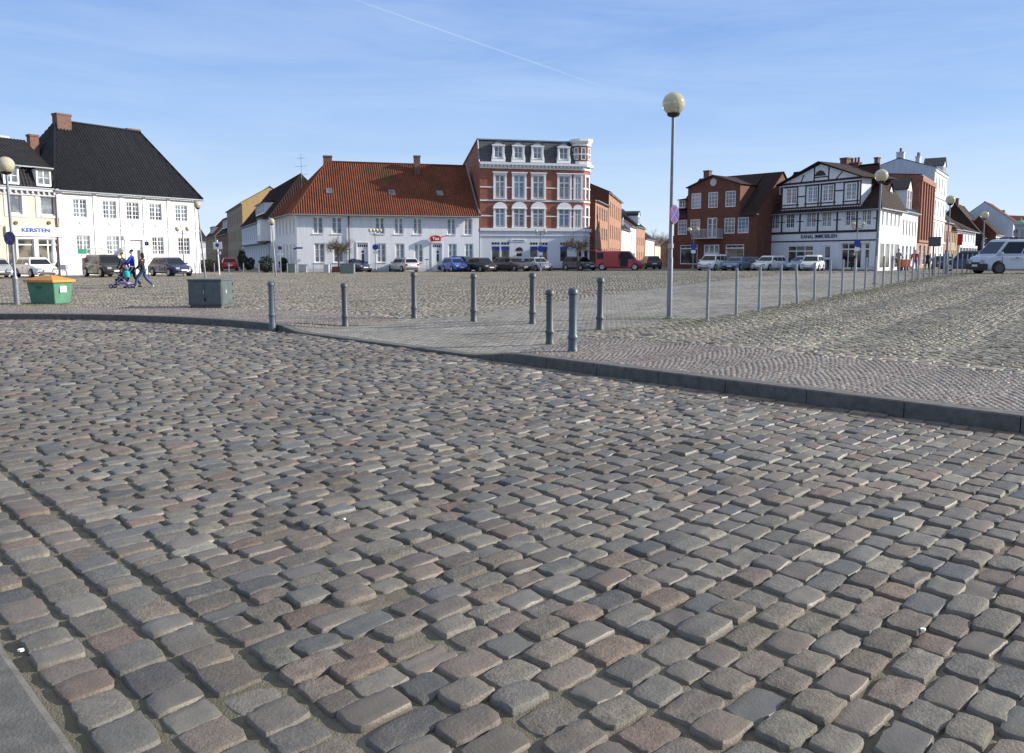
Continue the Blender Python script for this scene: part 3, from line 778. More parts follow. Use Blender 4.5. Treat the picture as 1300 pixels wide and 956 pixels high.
def dormer(root, x, w, z0, h, y0, y1, wallm, roofm, n=1, style='gable', pane=None, side=None, M=I4):
    """dormer box from y0 (front) back to y1 with n windows"""
    mb = MB(M); th = .10
    hole = [(x+w*i/n+.10, z0+.12, x+w*(i+1)/n-.10, z0+h-.12) for i in range(n)]
    mb.M = M @ Matrix.Translation((0, y0, 0)); wallmesh(mb, x+w, z0, z0+h, hole, .1, x0=x); mb.M = M
    for xx in (x, x+w): mb.face([(xx, y0, z0), (xx, y1, z0), (xx, y1, z0+h), (xx, y0, z0+h)], [(0, 0), (1, 0), (1, 1), (0, 1)])
    if style == 'gable':
        mb.face([(x, y0, z0+h), (x+w, y0, z0+h), (x+w/2, y0, z0+h+w*.42)], [(0, 0), (1, 0), (.5, 1)])
    if style == 'arch':
        pts = [(x+w/2-math.cos(a)*w/2, y0, z0+h+math.sin(a)*w*.30) for a in [math.pi*i/8 for i in range(9)]]
        mb.face(pts, [(p[0], p[2]) for p in pts])
    d = mb.build('dormer', wallm, root, recalc=False)
    rb = MB(M)
    if style == 'gable':
        zt = z0+h+w*.42+.07
        for sx_ in (-.12, w+.12):
            q = [(x+sx_, y0-.12, z0+h-.04), (x+sx_, y1, z0+h-.04), (x+w/2, y1, zt), (x+w/2, y0-.12, zt)]; rb.face(q, [(p[1], p[2]) for p in q])
            q = [(p[0], p[1], p[2]-.07) for p in q]; rb.face(q, [(p[1], p[2]) for p in q])
    elif style == 'arch':
        pr = [(x+w/2-math.cos(a)*(w/2+.12), z0+h+.06+math.sin(a)*(w*.30+.06)) for a in [math.pi*i/10 for i in range(11)]]
        for (a, b), (c, e) in zip(pr, pr[1:]):
            rb.face([(a, y0-.14, b), (c, y0-.14, e), (c, y1, e), (a, y1, b)], [(0, a), (0, c), (1, c), (1, a)])
            rb.face([(a, y0-.14, b), (c, y0-.14, e), (c, y0-.14, e-.12), (a, y0-.14, b-.12)], [(0, a), (0, c), (1, c), (1, a)])
    else:
        q = [(x-.12, y0-.15, z0+h+.02), (x+w+.12, y0-.15, z0+h+.02), (x+w+.12, y1+.4, z0+h+.35), (x-.12, y1+.4, z0+h+.35)]
        rb.face(q, [(p[0], p[1]) for p in q]); q = [(p[0], p[1], p[2]-.1) for p in q]; rb.face(q, [(p[0], p[1]) for p in q])
        rb.face([(x-.12, y0-.15, z0+h-.08), (x+w+.12, y0-.15, z0+h-.08), (x+w+.12, y0-.15, z0+h+.02), (x-.12, y0-.15, z0+h+.02)], [(0, 0), (1, 0), (1, .1), (0, .1)])
    rb.build('dormer_roof', roofm, d, recalc=False)
    for q in hole: add_window(root, M @ Matrix.Translation((0, y0, 0)), q, 2, 2, pane or M_pane, y=.05, fr=.05)
    return d
def auto_windows(L, n, zs, w, margin=.8):
    out = []
    for z0, z1 in zs:
        for i in range(n):
            c = margin+(L-2*margin)*(i+.5)/n; out.append((c-w/2, z0, c+w/2, z1))
    return out

# ================================================================ the houses round the square
def pw(F, u0, v0, u1, v1): return F.rect(u0, v0, u1, v1)
d12 = Vector((.5476, .8367))
A2_ = Vector((-37.2, 66)); B2_ = A2_+d12*13.15
# ---- cream shop with mansard, at the left edge
F = Face(A2_-d12*9.3, A2_-d12*.02)
root = house_root('cream shop house with grey window surrounds and a dark mansard roof, at the left edge', 'shop', F, 'shop_house')
ups = [pw(F, 13.6, 247.6, 30, 271.8), pw(F, 53.4, 249.3, 72.5, 273.5)]; ups = [(a, ups[1][1], b, ups[1][3]) for a, _, b, _ in ups]
gap = ups[1][0]-ups[0][0]; ups.append((ups[0][0]-gap, ups[0][1], ups[0][2]-gap, ups[0][3]))
shop = [pw(F, 22, 303, 42, 331), pw(F, 48, 304, 73.6, 331), pw(F, 9, 303, 19, 331)]
sz0, sz1 = .55, shop[1][3]; shop = [(a, sz0, b, sz1) for a, _, b, _ in shop]
mb = MB(); wallmesh(mb, F.L, -.5, 7.0, ups+shop); 
mb.face([(0, 0, -.5), (0, 9, -.5), (0, 9, 9), (0, .7, 8.9), (0, 0, 7)], [(0, 0)]*5)
mb.face([(F.L, 0, -.5), (F.L, 9, -.5), (F.L, 9, 9), (F.L, 4.5, 11.3), (F.L, .7, 8.9), (F.L, 0, 7)], [(0, 0)]*6)
mb.build('wall', P['cream'], root, recalc=False)
rb = MB(); corr_plane(rb, (0, -.05, 7.05), (F.L, -.05, 7.05), (F.L, .75, 8.85), (0, .75, 8.85), .26, .04)
mr_ = rb.build('mansard_roof', T_dark, root, recalc=False)
rb = MB(); corr_plane(rb, (0, .45, 8.8), (F.L, .45, 8.8), (F.L, 4.5, 11.35), (0, 4.5, 11.35), .26, .035); corr_plane(rb, (F.L, 9.2, 8.9), (0, 9.2, 8.9), (0, 4.5, 11.35), (F.L, 4.5, 11.35), .26, .035)
rb.build('roof', T_dark, root, recalc=False)
trim(root, 'gutter', M_zinc, [(-.1, .30, 8.70, F.L+.05, .46, 8.80), (-.1, -.36, 7.0, F.L+.05, -.20, 7.1)])
trim(root, 'cornice', M_trim, [(0, -.30, 6.80, F.L, -.004, 6.98), (0, -.12, 6.45, F.L, -.004, 6.60)])
trim(root, 'bracket', M_trim, [(x, -.26, 6.60, x+.14, -.003, 6.80) for x in np.arange(.1, F.L-.1, .42)])
for x0, z0, x1, z1 in ups:
    trim(root, 'window_surround', M_trim, [(x0-.36, -.05, z0-.22, x0-.01, -.003, z1+.25), (x1+.01, -.05, z0-.22, x1+.36, -.003, z1+.25), (x0-.01, -.05, z1+.01, x1+.01, -.003, z1+.25), (x0-.01, -.07, z0-.22, x1+.01, -.003, z0-.01)])
    add_window(root, I4, (x0, z0, x1, z1), 1, 1, M_curt, fr=.10)
for x0, z0, x1, z1 in shop: add_window(root, I4, (x0, z0, x1, z1), 2 if x1-x0 > 1.3 else 1, 1, M_shop, fr=.06, top=.82, name='shop_window')
shx0, shx1 = F.x(7.5), F.x(79.5); sgz0, sgz1 = F.z(44, 300), F.z(44, 288.3)
trim(root, 'shopfront', M_white, [(shx0, -.06, 0, shop[2][0]-.01, -.003, sgz0), (shop[2][2]+.02, -.06, 0, shop[0][0]-.02, -.003, sgz0), (shop[0][2]+.02, -.06, 0, shop[1][0]-.02, -.003, sgz0), (shop[1][2]+.02, -.06, 0, shx1, -.003, sgz0), (shop[2][0]-.01, -.05, 0, shx1-.02, -.004, sz0-.02), (shx0, -.05, sz1+.02, shx1, -.004, sgz0)])
sg = trim(root, 'shop_sign', M_white, [(shx0-.05, -.22, sgz0, shx1+.05, -.062, sgz1)])
me = text_mesh('KERSTEN', .44, M_bluet, .02, 'sign_lettering', sx=1.22, bold=.014)
t = link('sign_lettering', me, sg); t.rotation_euler = (R(90), 0, 0); t.location = ((F.x(23)+F.x(65))/2, -.235, (sgz0+sgz1)/2+.10)
trim(root, 'string_course', M_trim, [(0, -.07, sgz1+.05, shx0-.06, -.003, sgz1+.25), (0, -.08, sgz1+.02, F.L, -.002, sgz1+.05)])
for xx, nn_ in ((F.x(50.5), 1), (F.x(9), 1), (F.x(9)-2.6, 1)): dormer(root, xx, 1.15, 7.25, 1.35, -.02, .9, M_white, T_dark, 1, 'flat', M_curt)
gutterpipe(root, F.L-.15, 0, 6.9, mat('brown_pipe', (.12, .07, .09), .5))
for uu in (21, 63):
    mb = MB(); mb.lathe([(.14, -.12), (.16, -.05), (.13, 0)], 12, (F.x(uu), 0, F.z(uu, 283)), 'y'); mb.build('wall_lamp', M_wood, root)
chimney(root, F.x(47)+2.6, 5.0, 11.1, .7, .6, .85); chimney(root, F.x(10)+2.2, 5, 11.1, 1.1, .5, .45, 0, P['greystucco'])
# ---- white town house with the big black hipped roof
F = Face(A2_, B2_)
up = [pw(F, *q) for q in ((95,252.4,112,276), (132.7,255,149.4,278), (162.3,256.5,178,279), (191.4,259,206.7,280), (224,260.8,239,281.7))]
z0 = sum(q[1] for q in up)/5; z1 = sum(q[3] for q in up)/5; up = [(a, z0, b, z1) for a, _, b, _ in up]
lo = [pw(F, *q) for q in ((97,298,114,322), (135,299,151,322), (193,301.5,207.5,324), (226,302.3,240.5,325))]
z2 = sum(q[1] for q in lo)/4; z3 = sum(q[3] for q in lo)/4; lo = [(a, z2, b, z3) for a, _, b, _ in lo]
dr = (F.x(163.5), .35, F.x(179.5), 2.95)
root = gable_house('town_house', 'white two storey town house under a big black glazed hipped roof', F, 10.6, 7.4, 13.45, P['white'], T_black, up+lo, 'house', over=.35,
    ridge_end=(3.0, 2.3), rows=4, corr=.28, amp=.045, holes=[dr], chimneys=[(3.4, 5.0, 13.25, 1.25, .8, .80), (10.3, 5.6, 13.25, 1.3, .6, .45)], sillm=M_white, pane=None, cols=4)
db = MB(); db.box(dr[0]+.1, .06, dr[1], dr[2]-.1, .12, dr[3]-.6); db.box(dr[0], .05, dr[3]-.55, dr[2], .11, dr[3]); db.box(dr[0], .04, dr[1], dr[0]+.1, .13, dr[3]-.6); db.box(dr[2]-.1, .04, dr[1], dr[2], .13, dr[3]-.6); db.build('door', M_white, root)
trim(root, 'door_glass', M_black, [(dr[0]+.75, .052, dr[1]+.1, dr[2]-.15, .058, dr[3]-.75)])
trim(root, 'door_surround', M_white, [(dr[0]-.45, -.14, 0, dr[0]-.02, -.003, dr[3]+.15), (dr[2]+.02, -.14, 0, dr[2]+.45, -.003, dr[3]+.15), (dr[0]-.6, -.25, dr[3]+.16, dr[2]+.6, -.003, dr[3]+.5), (dr[0]-.3, -.9, -.1, dr[2]+.3, -.003, .33)])
trim(root, 'pilaster', M_white, [(x-.16, -.07, .4, x+.16, -.003, 7.1) for x in [.2, *[(up[i][2]+up[i+1][0])/2 for i in range(4)], F.L-.2]])
trim(root, 'string_course', M_white, [(0, -.075, 4.0, F.L, -.002, 4.12), (0, -.075, 0, dr[0]-.6, -.002, .45), (dr[2]+.5, -.075, 0, F.L, -.002, .45)])
for q in up: 
    mb = MB(); mb.lathe([(.16, -.05), (.12, -.02), (.10, 0)], 12, ((q[0]+q[2])/2, 0, 4.45), 'y'); mb.build('medallion', M_trim, root)
# ---- middle: white house with the red roof
a = PY(378, 340, 82); b = PY(608.5, 340, 87.3); F = Face(a, b)
U = [(397.3,410.7), (421.3,434.7), (476.5,488.6), (500.5,512.4), (524.5,536), (567.7,578.7), (588.9,599.7)]
up = [(F.x(p), 3.95, F.x(q), 5.72) for p, q in U]
lo = [(F.x(p)+.1, 1.0, F.x(q)+.1, 3.0) for p, q in U]
drs = [(F.x(452.8), .1, F.x(466.7), 3.05), (F.x(548.5), .1, F.x(560.6), 3.05)]
LLn = math.hypot(12, 2.2); sw = [(x, z, x+.85, z+h) for x in np.arange(.8, LLn-1, 1.9) for z, h in ((4.0, 1.7), (1.0, 1.9))]
root = gable_house('town_house', 'white painted town house with a long red pantiled roof and three skylights', F, 12, 6.35, 11.9, P['greywhite'], T_red, up+lo, 'house', over=.50, pane=M_curt,
    ridge_end=(4.6, 0), skew=(-2.2, 0), rows=3, corr=.24, amp=.05, holes=drs, left=sw, sillm=M_ltrim, chimneys=[(3.6, 6.2, 11.9, .9, .7, .7), (F.x(555.5)-1.3, 5.0, 11.2, .65, .6, 1.6)], fr=.11)
for q in drs:
    mb = MB(); mb.box(q[0], .06, q[1], q[2], .12, q[3]); mb.box(q[0]-.1, -.05, 0, q[0], .1, q[3]+.1); mb.box(q[2], -.05, 0, q[2]+.1, .1, q[3]+.1); mb.box(q[0], -.05, q[3], q[2], .1, q[3]+.1); dd = mb.build('door', M_ltrim, root)
    mb = MB(); mb.box(q[0]+.5, .05, 1.1, q[0]+.72, .058, 1.9); mb.box(q[0]+.5, .05, 2.0, q[0]+.72, .058, 2.25)
    for k in range(5): mb.box(q[0]+.1+k*.21, .05, 2.62, q[0]+.24+k*.21, .058, 2.85)
    mb.build('door_glass', M_black, dd)
gutterpipe(root, F.x(443), 0, 6.1, M_dtrim)
trim(root, 'plinth', M_trim, [(0, -.05, -.2, drs[0][0]-.12, -.003, .38), (drs[0][2]+.12, -.05, -.2, drs[1][0]-.12, -.003, .38), (drs[1][2]+.12, -.05, -.2, F.L, -.003, .38)])
slope = math.atan2(5.55, 6)
for um in (422, 503, 565):
    x = F.x(um)-.1; yy = 2.2; zz = 6.35+yy*5.55/6
    mb = MB(Matrix.Translation((x, yy, zz+.06)) @ Matrix.Rotation(slope, 4, 'X')); mb.box(-.32, -.4, -.05, .32, .4, .10); o = mb.build('skylight', M_zinc, root)
    mb = MB(Matrix.Translation((x, yy, zz+.06)) @ Matrix.Rotation(slope, 4, 'X')); mb.box(-.25, -.33, .10, .25, .33, .115); mb.build('pane', M_pane, o)
# verge flashing up the right edge of the roof
mb = MB(); mb.tube([(F.L-.02, -.3, 6.2), (F.L-.02, 6, 12.05)], .10, 6); mb.build('verge_flashing', M_zinc, root)
# iron sign
sroot = empty('hanging_sign', F.a+F.d*F.x(552)+Vector((F.d.y, -F.d.x, 0))*.05, F.rz, 'red box sign with a curved top and a slanting arm over a door', 'sign')
sroot.location.z = 3.25
mb = MB(); mb.prism([(-.55, 0), (.55, 0), (.58, .42), (.35, .58), (0, .64), (-.35, .58), (-.58, .42)], -.42, -.18, 'y'); bx = mb.build('sign_box', M_redp, sroot, bevel=.02)
mb = MB(); mb.tube([(.55, -.3, .42), (1.45, -.3, .66)], [.05, .03], 6); mb.tube([(-.5, -.18, .3), (-.5, .05, .3)], .03, 6); mb.tube([(.5, -.18, .3), (.5, .05, .3)], .03, 6); mb.build('arm', M_redp, sroot)
t = link('sign_lettering', text_mesh('Taz', .42, M_white, .01, 'sign_lettering', sx=1.2, bold=.01), bx); t.rotation_euler = (R(90), 0, 0); t.location = (0, -.435, .27)
# antenna
ar = empty('roof_antenna', (F.a.x-1.3, F.a.y+7.5, 8.5), 0, 'thin television antenna on the dark roof slope left of the red roof', 'antenna')
mb = MB(); mb.tube([(0, 0, 0), (0, 0, 4.4)], .03, 6); mb.build('mast', M_steel, ar)
mb = MB(); mb.tube([(-.7, 0, 3.0), (.6, 0, 3.1)], .02, 5); mb.tube([(-.4, 0, 3.9), (.4, 0, 3.95)], .02, 5); mb.tube([(0, 0, 2.1), (.7, 0, 2.2)], .02, 5); mb.build('aerial', M_steel, ar)
# ---- red and white corner building
a = PY(609.5, 340, 87.5); b = PY(740, 340, 90.0); F = Face(a, b); L = F.L; D = 13.0
root = house_root('four storey red brick and white corner building with slate mansard, dormers and turret', 'building', F, 'corner_building')
cols_ = [(627.5,642), (651,667), (675,691.5), (708,724), (728.5,738)]
cx_ = [((F.x(p)+F.x(q))/2, (F.x(q)-F.x(p))) for p, q in cols_]
f2 = [(c-w/2+.12, 8.25, c+w/2-.12, 10.75) for c, w in cx_]; f1 = [(c-w/2+.12, 5.05, c+w/2-.12, 7.08) for c, w in cx_]
gw = [pw(F, *q) for q in ((624,312,634.6,332.7), (636,312,647,332.7), (672.7,312,683,333), (684.6,312,695.4,333), (711,312,721,333), (734,312,739.5,333))]
gw = [(q[0], 1.05, q[2], 2.85) for q in gw]; gd = (F.x(654.6), .05, F.x(664), 2.3)
mb = MB(); wallmesh(mb, L, 4.85, 11.45, f1+f2)
left = [(0, 4.85), (D, 4.85), (D, 12.7), (1.1, 14.75), (.1, 12.0), (0, 12.0)]
polywall(mb, left, lambda y, z: (0, y, z))
ch = sideM(L, 0, R(45)); mb.M = ch; chl = 1.55; wallmesh(mb, chl, 4.85, 11.45, [(.4, 8.25, 1.15, 10.75), (.4, 5.05, 1.15, 7.25)]); 
sd_ = sideM(L+chl*.7071, chl*.7071, R(90)); mb.M = sd_; SL = D-chl*.7071; wallmesh(mb, SL, 4.85, 11.45, []); mb.M = None
mb.build('brick_wall', P['red'], root, recalc=False)
mb = MB(); wallmesh(mb, L, -.5, 4.55, gw+[gd]); polywall(mb, [(0, -.5), (D, -.5), (D, 4.85), (0, 4.85)], lambda y, z: (0, y, z))
mb.M = ch; wallmesh(mb, chl, -.5, 4.55, [(.3, 0, 1.25, 2.4)]); mb.M = sd_; wallmesh(mb, SL, -.5, 4.55, []); mb.M = None
mb.build('ground_floor_wall', P['palewhite'], root, recalc=False)
bd = []
for z0, z1, pr in ((4.55, 4.85, .22), (4.0, 4.12, .10), (9.33, 9.45, .05), (7.85, 8.0, .06), (6.15, 6.27, .05)):
    bd.append((z0, z1, pr))
mb = MB()
def bandbox(mb, z0, z1, pr, holes=()):
    for Mx, Lx, hs in ((None, L+pr*.4, holes), (ch, chl, ()), (sd_, SL, ())):
        mb.M = Mx; segs = [0]+[v for h in sorted(hs) for v in (h[0]-.16, h[2]+.16)]+[Lx]
        for i in range(0, len(segs), 2):
            if segs[i+1]-segs[i] > .05: mb.box(segs[i]+.003, -pr, z0, segs[i+1]-.003, -.004, z1)
    mb.M = None
for z0, z1, pr in bd: bandbox(mb, z0, z1, pr, f2 if z0 == 9.33 else (f1 if z0 == 6.15 else ()))
mb.build('string_course', M_white, root)
mb = MB(); bandbox(mb, 11.45, 11.62, .12); bandbox(mb, 11.85, 12.12, .42); bandbox(mb, 11.62, 11.85, .06)
for x in np.arange(.15, L, .42): mb.box(x, -.34, 11.62, x+.18, -.065, 11.85)
mb.build('cornice', M_ltrim, root)
mb = MB()
for (x0, z0, x1, z1) in f2: mb.box(x0-.22, -.09, z0-.06, x0, -.003, z1); mb.box(x1, -.09, z0-.06, x1+.22, -.003, z1); mb.box(x0-.22, -.10, z1, x1+.22, -.003, z1+.22); mb.box(x0-.32, -.24, z1+.22, x1+.32, -.003, z1+.34); mb.box(x0-.26, -.16, z0-.2, x1+.26, -.003, z0-.06)
for (x0, z0, x1, z1) in f1:
    mb.box(x0-.22, -.09, z0-.06, x0, -.003, z1); mb.box(x1, -.09, z0-.06, x1+.22, -.003, z1); mb.box(x0-.28, -.14, z0-.18, x1+.28, -.003, z0-.06)
    w = (x1-x0)/2+.25; c = (x0+x1)/2; n = 10
    pts = [(c-w*math.cos(math.pi*i/n), z1+w*math.sin(math.pi*i/n)*.85) for i in range(n+1)]
    mb.prism(pts, -.12, -.003, 'y'); mb.box(x0-.3, -.18, z1-.06, x1+.3, -.12, z1+.05)
mb.M = ch
for z0, z1 in ((8.25, 10.75), (5.05, 7.25)): mb.box(.22, -.08, z0-.1, .4, -.003, z1+.25); mb.box(1.15, -.08, z0-.1, 1.33, -.003, z1+.25); mb.box(.4, -.08, z1, 1.15, -.003, z1+.25)
mb.M = None; mb.build('window_surrounds', M_white, root)
# windows of the two brick storeys
for i, q in enumerate(f1+f2): add_window(root, I4, q, 2, 2 if q[2]-q[0] > .7 else 2, M_curt if i % 3 else M_paneblue, fr=.09, top=.70, y=.08)
for z0, z1 in ((8.25, 10.75), (5.05, 7.25)): add_window(root, ch, (.4, z0, 1.15, z1), 1, 2, M_curt, fr=.08, y=.08)
for q in gw:
    w = add_window(root, I4, q, 1, 1, M_shop, fr=.06, name='shop_window', y=.10)
    mb = MB(); mb.box(q[0]+.05, .06, q[3]-.42, q[2]-.05, .085, q[3]-.12); mb.build('blue_sign_panel', M_bluep if 'M_bluep' in globals() else M_blue, root)
    mb = MB(); n = 3
    for k in range(n): mb.box(q[0]+(q[2]-q[0])*(k+.12)/n, -.012, q[3]+.16, q[0]+(q[2]-q[0])*(k+.88)/n, -.004, q[3]+.42)
    mb.build('fanlight', M_black, root)
mb = MB(); mb.box(gd[0], .05, 0, gd[2], .12, gd[3]); dd = mb.build('door', M_ltrim, root)
mb = MB()
for k in range(3): mb.box(gd[0]+.12, .04, .5+k*.6, gd[2]-.12, .048, .85+k*.6)
mb.build('door_glass', M_black, dd)
c = (gd[0]+gd[2])/2; r_ = (gd[2]-gd[0])/2
mb = MB(); mb.prism([(c+r_*math.cos(t_), 2.32+r_*math.sin(t_)) for t_ in [math.pi*i/10 for i in range(11)]], -.02, -.003, 'y'); mb.build('arched_fanlight', M_black, root)
mb = MB(); mb.box(c-.95, -.06, 3.35, c+.75, -.003, 3.62); fs = mb.build('fascia_sign', M_white, root)
mb = MB(); mb.box(c-.75, -.075, 3.44, c+.55, -.062, 3.52); mb.build('sign_stripe', M_bluet, fs)
mb = MB(); mb.box(0, -.08, -.2, gd[0]-.1, -.003, .35); mb.box(gd[2]+.1, -.08, -.2, L, -.003, .35); mb.build('plinth', M_dtrim, root)
# mansard
rb = MB(); q = [(0, .0, 12.1), (L-1.0, .0, 12.1), (L-1.0, 1.0, 14.7), (0, 1.0, 14.7)]; rb.face(q, [(p[0], p[2]) for p in q])
q = [(-.05, .9, 14.72), (L+1.0, .9, 14.72), (L+1.0, D, 12.7), (-.05, D, 12.7)]; rb.face(q, [(p[0], p[1]) for p in q])
q = [(L+1.1, 1.2, 12.1), (L+1.1, D, 12.1), (L+.3, D, 12.7), (L+.3, 1.2, 14.7)]; rb.face(q, [(p[1], p[2]) for p in q])
rb.build('mansard_roof', T_grey, root, recalc=False)
trim(root, 'roof_edge', M_zinc, [(-.08, .86, 14.66, L-.4, 1.06, 14.80)])
mb = MB(); mb.tube([(-.06, 0, 12.1), (-.06, 1.0, 14.8)], .07, 6); mb.tube([(-.06, 1.0, 14.8), (-.06, D, 12.8)], .07, 6); mb.build('verge_flashing', M_zinc, root)
for p, q in ((625,640.5), (650,665.5), (674,689.5), (707,722.5)):
    x0, x1 = F.x(p), F.x(q); dm = dormer(root, x0+.15, x1-x0-.3, 12.55, 1.45, -.06, .9, M_white, T_grey, 1, 'arch', M_curt)
    mb = MB(); mb.box(x0-.08, -.12, 12.2, x1+.08, -.0, 12.5); mb.box(x0+.02, -.14, 12.5, x0+.17, -.07, 13.9); mb.box(x1-.17, -.14, 12.5, x1-.02, -.07, 13.9); mb.box(x0-.05, -.2, 13.92, x1+.05, -.07, 14.06)
    mb.prism([(x0-.12, 12.5), (x0+.02, 12.5), (x0+.02, 13.2)], -.1, -.06, 'y'); mb.prism([(x1+.12, 12.5), (x1-.02, 12.5), (x1-.02, 13.2)], -.1, -.06, 'y'); mb.build('dormer_frame', M_white, dm)
# turret on the chamfered corner
tc_ = Vector((L-.12, .85, 0)); tr_ = 1.10
def octp(r, z, n=8): return [(tc_.x+r*math.cos(R(22.5)+2*math.pi*i/n), tc_.y+r*math.sin(R(22.5)+2*math.pi*i/n), z) for i in range(n)]
def octs(mb, r0, r1, z0, z1):
    A_, B_ = octp(r0, z0), octp(r1, z1)
    for i in range(8):
        w = 2*r0*math.sin(math.pi/8); mb.face([A_[i], A_[(i+1) % 8], B_[(i+1) % 8], B_[i]], [(i*w, z0), (i*w+w, z0), (i*w+w, z1), (i*w, z1)])
    mb.face(B_, [(0, 0)]*8)
mb = MB(); octs(mb, tr_, tr_, 12.12, 14.6); tur = mb.build('turret', P['red'], root, recalc=False)
mb = MB(); octs(mb, tr_+.08, tr_+.08, 12.125, 12.45); octs(mb, tr_+.05, tr_+.05, 13.2, 13.32); octs(mb, tr_+.06, tr_+.06, 14.2, 14.45); octs(mb, tr_+.1, tr_+.26, 14.45, 14.70); octs(mb, tr_+.26, tr_+.24, 14.70, 14.98); octs(mb, tr_+.1, .1, 14.98, 15.1); mb.build('turret_cornice', M_white, tur, recalc=False)
for k in range(8):
    am = R(22.5+45*k+22.5); ap = tr_*math.cos(math.pi/8); nx, ny = math.cos(am), math.sin(am)
    if ny > .5: continue
    Mx = Matrix.Translation((tc_.x+nx*(ap+.05), tc_.y+ny*(ap+.05), 0)) @ Matrix.Rotation(am+R(90), 4, 'Z')
    add_window(tur, Mx, (-.27, 12.62, .27, 14.0), 1, 2, M_curt, y=0, fr=.08)
root.scale.z = .972
# ---- street running off behind it
def street_house(name, label, ua, Ya, ub, Yb, depth, eave, ridge, wall, roof, n, zs, w=.95, **k):
    F = Face(PY(ua, 340, Ya), PY(ub, 340, Yb)); k.setdefault('cat', 'house')
    return F, gable_house(name, label, F, depth, eave, ridge, wall, roof, auto_windows(F.L, n, zs, w, k.pop('margin', .5)), **k)
Z2 = [(.9, 2.6), (3.8, 5.4)]; Z3 = [(1.0, 2.7), (4.0, 5.5), (6.4, 7.5)]
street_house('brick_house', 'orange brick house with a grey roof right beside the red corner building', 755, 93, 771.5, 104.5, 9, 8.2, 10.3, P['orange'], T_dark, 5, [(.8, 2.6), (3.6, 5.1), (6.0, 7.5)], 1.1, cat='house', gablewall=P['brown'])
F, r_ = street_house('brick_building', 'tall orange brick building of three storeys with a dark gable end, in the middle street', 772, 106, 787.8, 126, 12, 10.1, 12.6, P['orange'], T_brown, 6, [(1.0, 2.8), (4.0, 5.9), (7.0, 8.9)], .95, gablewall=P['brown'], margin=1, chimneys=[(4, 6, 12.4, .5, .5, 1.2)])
F, r_ = street_house('small_house', 'small white house with a steep curved gable and dark dormer behind the red van', 788.5, 129, 799, 143, 8, 6.3, 10.0, P['white'], T_dark, 4, Z2)
dormer(r_, F.L*.35, 1.9, 6.5, 1.5, .4, 3.0, M_white, T_dark, 1)
F, r_ = street_house('small_house', 'pale house with weathered red roof second behind the red van', 799.5, 144, 807, 154, 8, 7.2, 9.8, P['palewhite'], T_oldred, 3, Z2)
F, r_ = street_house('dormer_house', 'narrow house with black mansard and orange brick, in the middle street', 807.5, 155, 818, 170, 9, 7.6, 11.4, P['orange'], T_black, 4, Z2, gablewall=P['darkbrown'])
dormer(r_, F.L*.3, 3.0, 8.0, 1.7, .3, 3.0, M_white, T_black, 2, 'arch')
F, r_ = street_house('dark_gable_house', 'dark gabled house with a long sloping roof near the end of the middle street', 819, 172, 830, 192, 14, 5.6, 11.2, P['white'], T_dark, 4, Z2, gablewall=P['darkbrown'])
F, r_ = street_house('cottage', 'low cream cottage at the far end of the middle street', 831, 196, 840, 216, 8, 4.6, 7.6, P['cream'], T_oldred, 3, [(1, 2.6)])
F, r_ = street_house('brick_outbuilding', 'low brown brick building left of the tall lamp post', 838, 152, 853.6, 101, 6, 4.1, 5.4, P['brown'], T_brown, 6, [(1.2, 2.6)], .8)
# ---- brown brick house with pediment and balcony
F = Face(PY(854.5, 340, 94), PY(959, 340, 86)); L = F.L; EV = 6.42
g0, g1 = F.x(872.2), F.x(938)
f2 = [pw(F, *q) for q in ((876.6,246,888.8,264.6), (897.8,244.3,910,263.7), (919.4,243,932.4,262))]; f2 = [(a, 7.05, b, 8.78) for a, _, b, _ in f2]
f1 = [(F.x(p), 4.15, F.x(q), 5.85) for p, q in ((860,871.8), (876,888.4), (919,932.4), (936,950))]; bdoor = (F.x(897.5), 3.75, F.x(909.8), 5.95)
gl = [(F.x(863.7), .75, F.x(885.8), 2.95), (F.x(921.5), .75, F.x(945), 2.95)]; gd = (F.x(893.8), .1, F.x(913.5), 2.95)
root = house_root('brown brick house with a shallow pediment and a balcony, right of the tall lamp', 'house', F, 'brick_house')
mb = MB(); wallmesh(mb, L, -.5, EV, f1+[bdoor]+gl+[gd])
hs = f2; mb.M = None
xs = [g0, g1]; tmp = MB(); wallmesh(mb, g1, EV, 9.35, hs, x0=g0)
pk = (g0+g1)/2; q = [(g0, 9.35), (g1, 9.35), (g1, 9.5), (pk, 10.55), (g0, 9.5)]; mb.face([(x, 0, z) for x, z in q], q)
D = 10; RDG = 10.95
q = [(0, -.5), (D, -.5), (D, EV), (D/2, RDG), (0, EV)]; polywall(mb, q, lambda y, z: (L, y, z)); polywall(mb, q, lambda y, z: (0, y, z))
for xx in (g0, g1): polywall(mb, [(0, EV), (4.5, EV), (4.5, 9.4), (0, 9.4)], lambda y, z: (xx, y, z))
mb.build('wall', P['brown'], root, recalc=False)
rb = MB(); e = EV-.25
corr_plane(rb, (-.1, -.25, e), (g0, -.25, e), (g0, D/2, RDG), (-.1, D/2, RDG)); corr_plane(rb, (g1, -.25, e), (L+.15, -.25, e), (L+.15, D/2, RDG), (g1, D/2, RDG))
q = [(g0, 3.2, 9.5), (g1, 3.2, 9.5), (g1, D/2, RDG), (g0, D/2, RDG)]; rb.face(q, [(p[0], p[1]) for p in q])
corr_plane(rb, (L+.15, D+.2, e), (-.1, D+.2, e), (-.1, D/2, RDG), (L+.15, D/2, RDG))
for sgn, xe in ((1, g0-.15), (-1, g1+.15)):
    q = [(xe, -.2, 9.46), (pk, -.2, 10.66), (pk, 4.7, 10.66), (xe, 4.7, 9.46)]; rb.face(q, [(p[0], p[1]) for p in q]); q = [(p[0], p[1], p[2]-.08) for p in q]; rb.face(q, [(p[0], p[1]) for p in q])
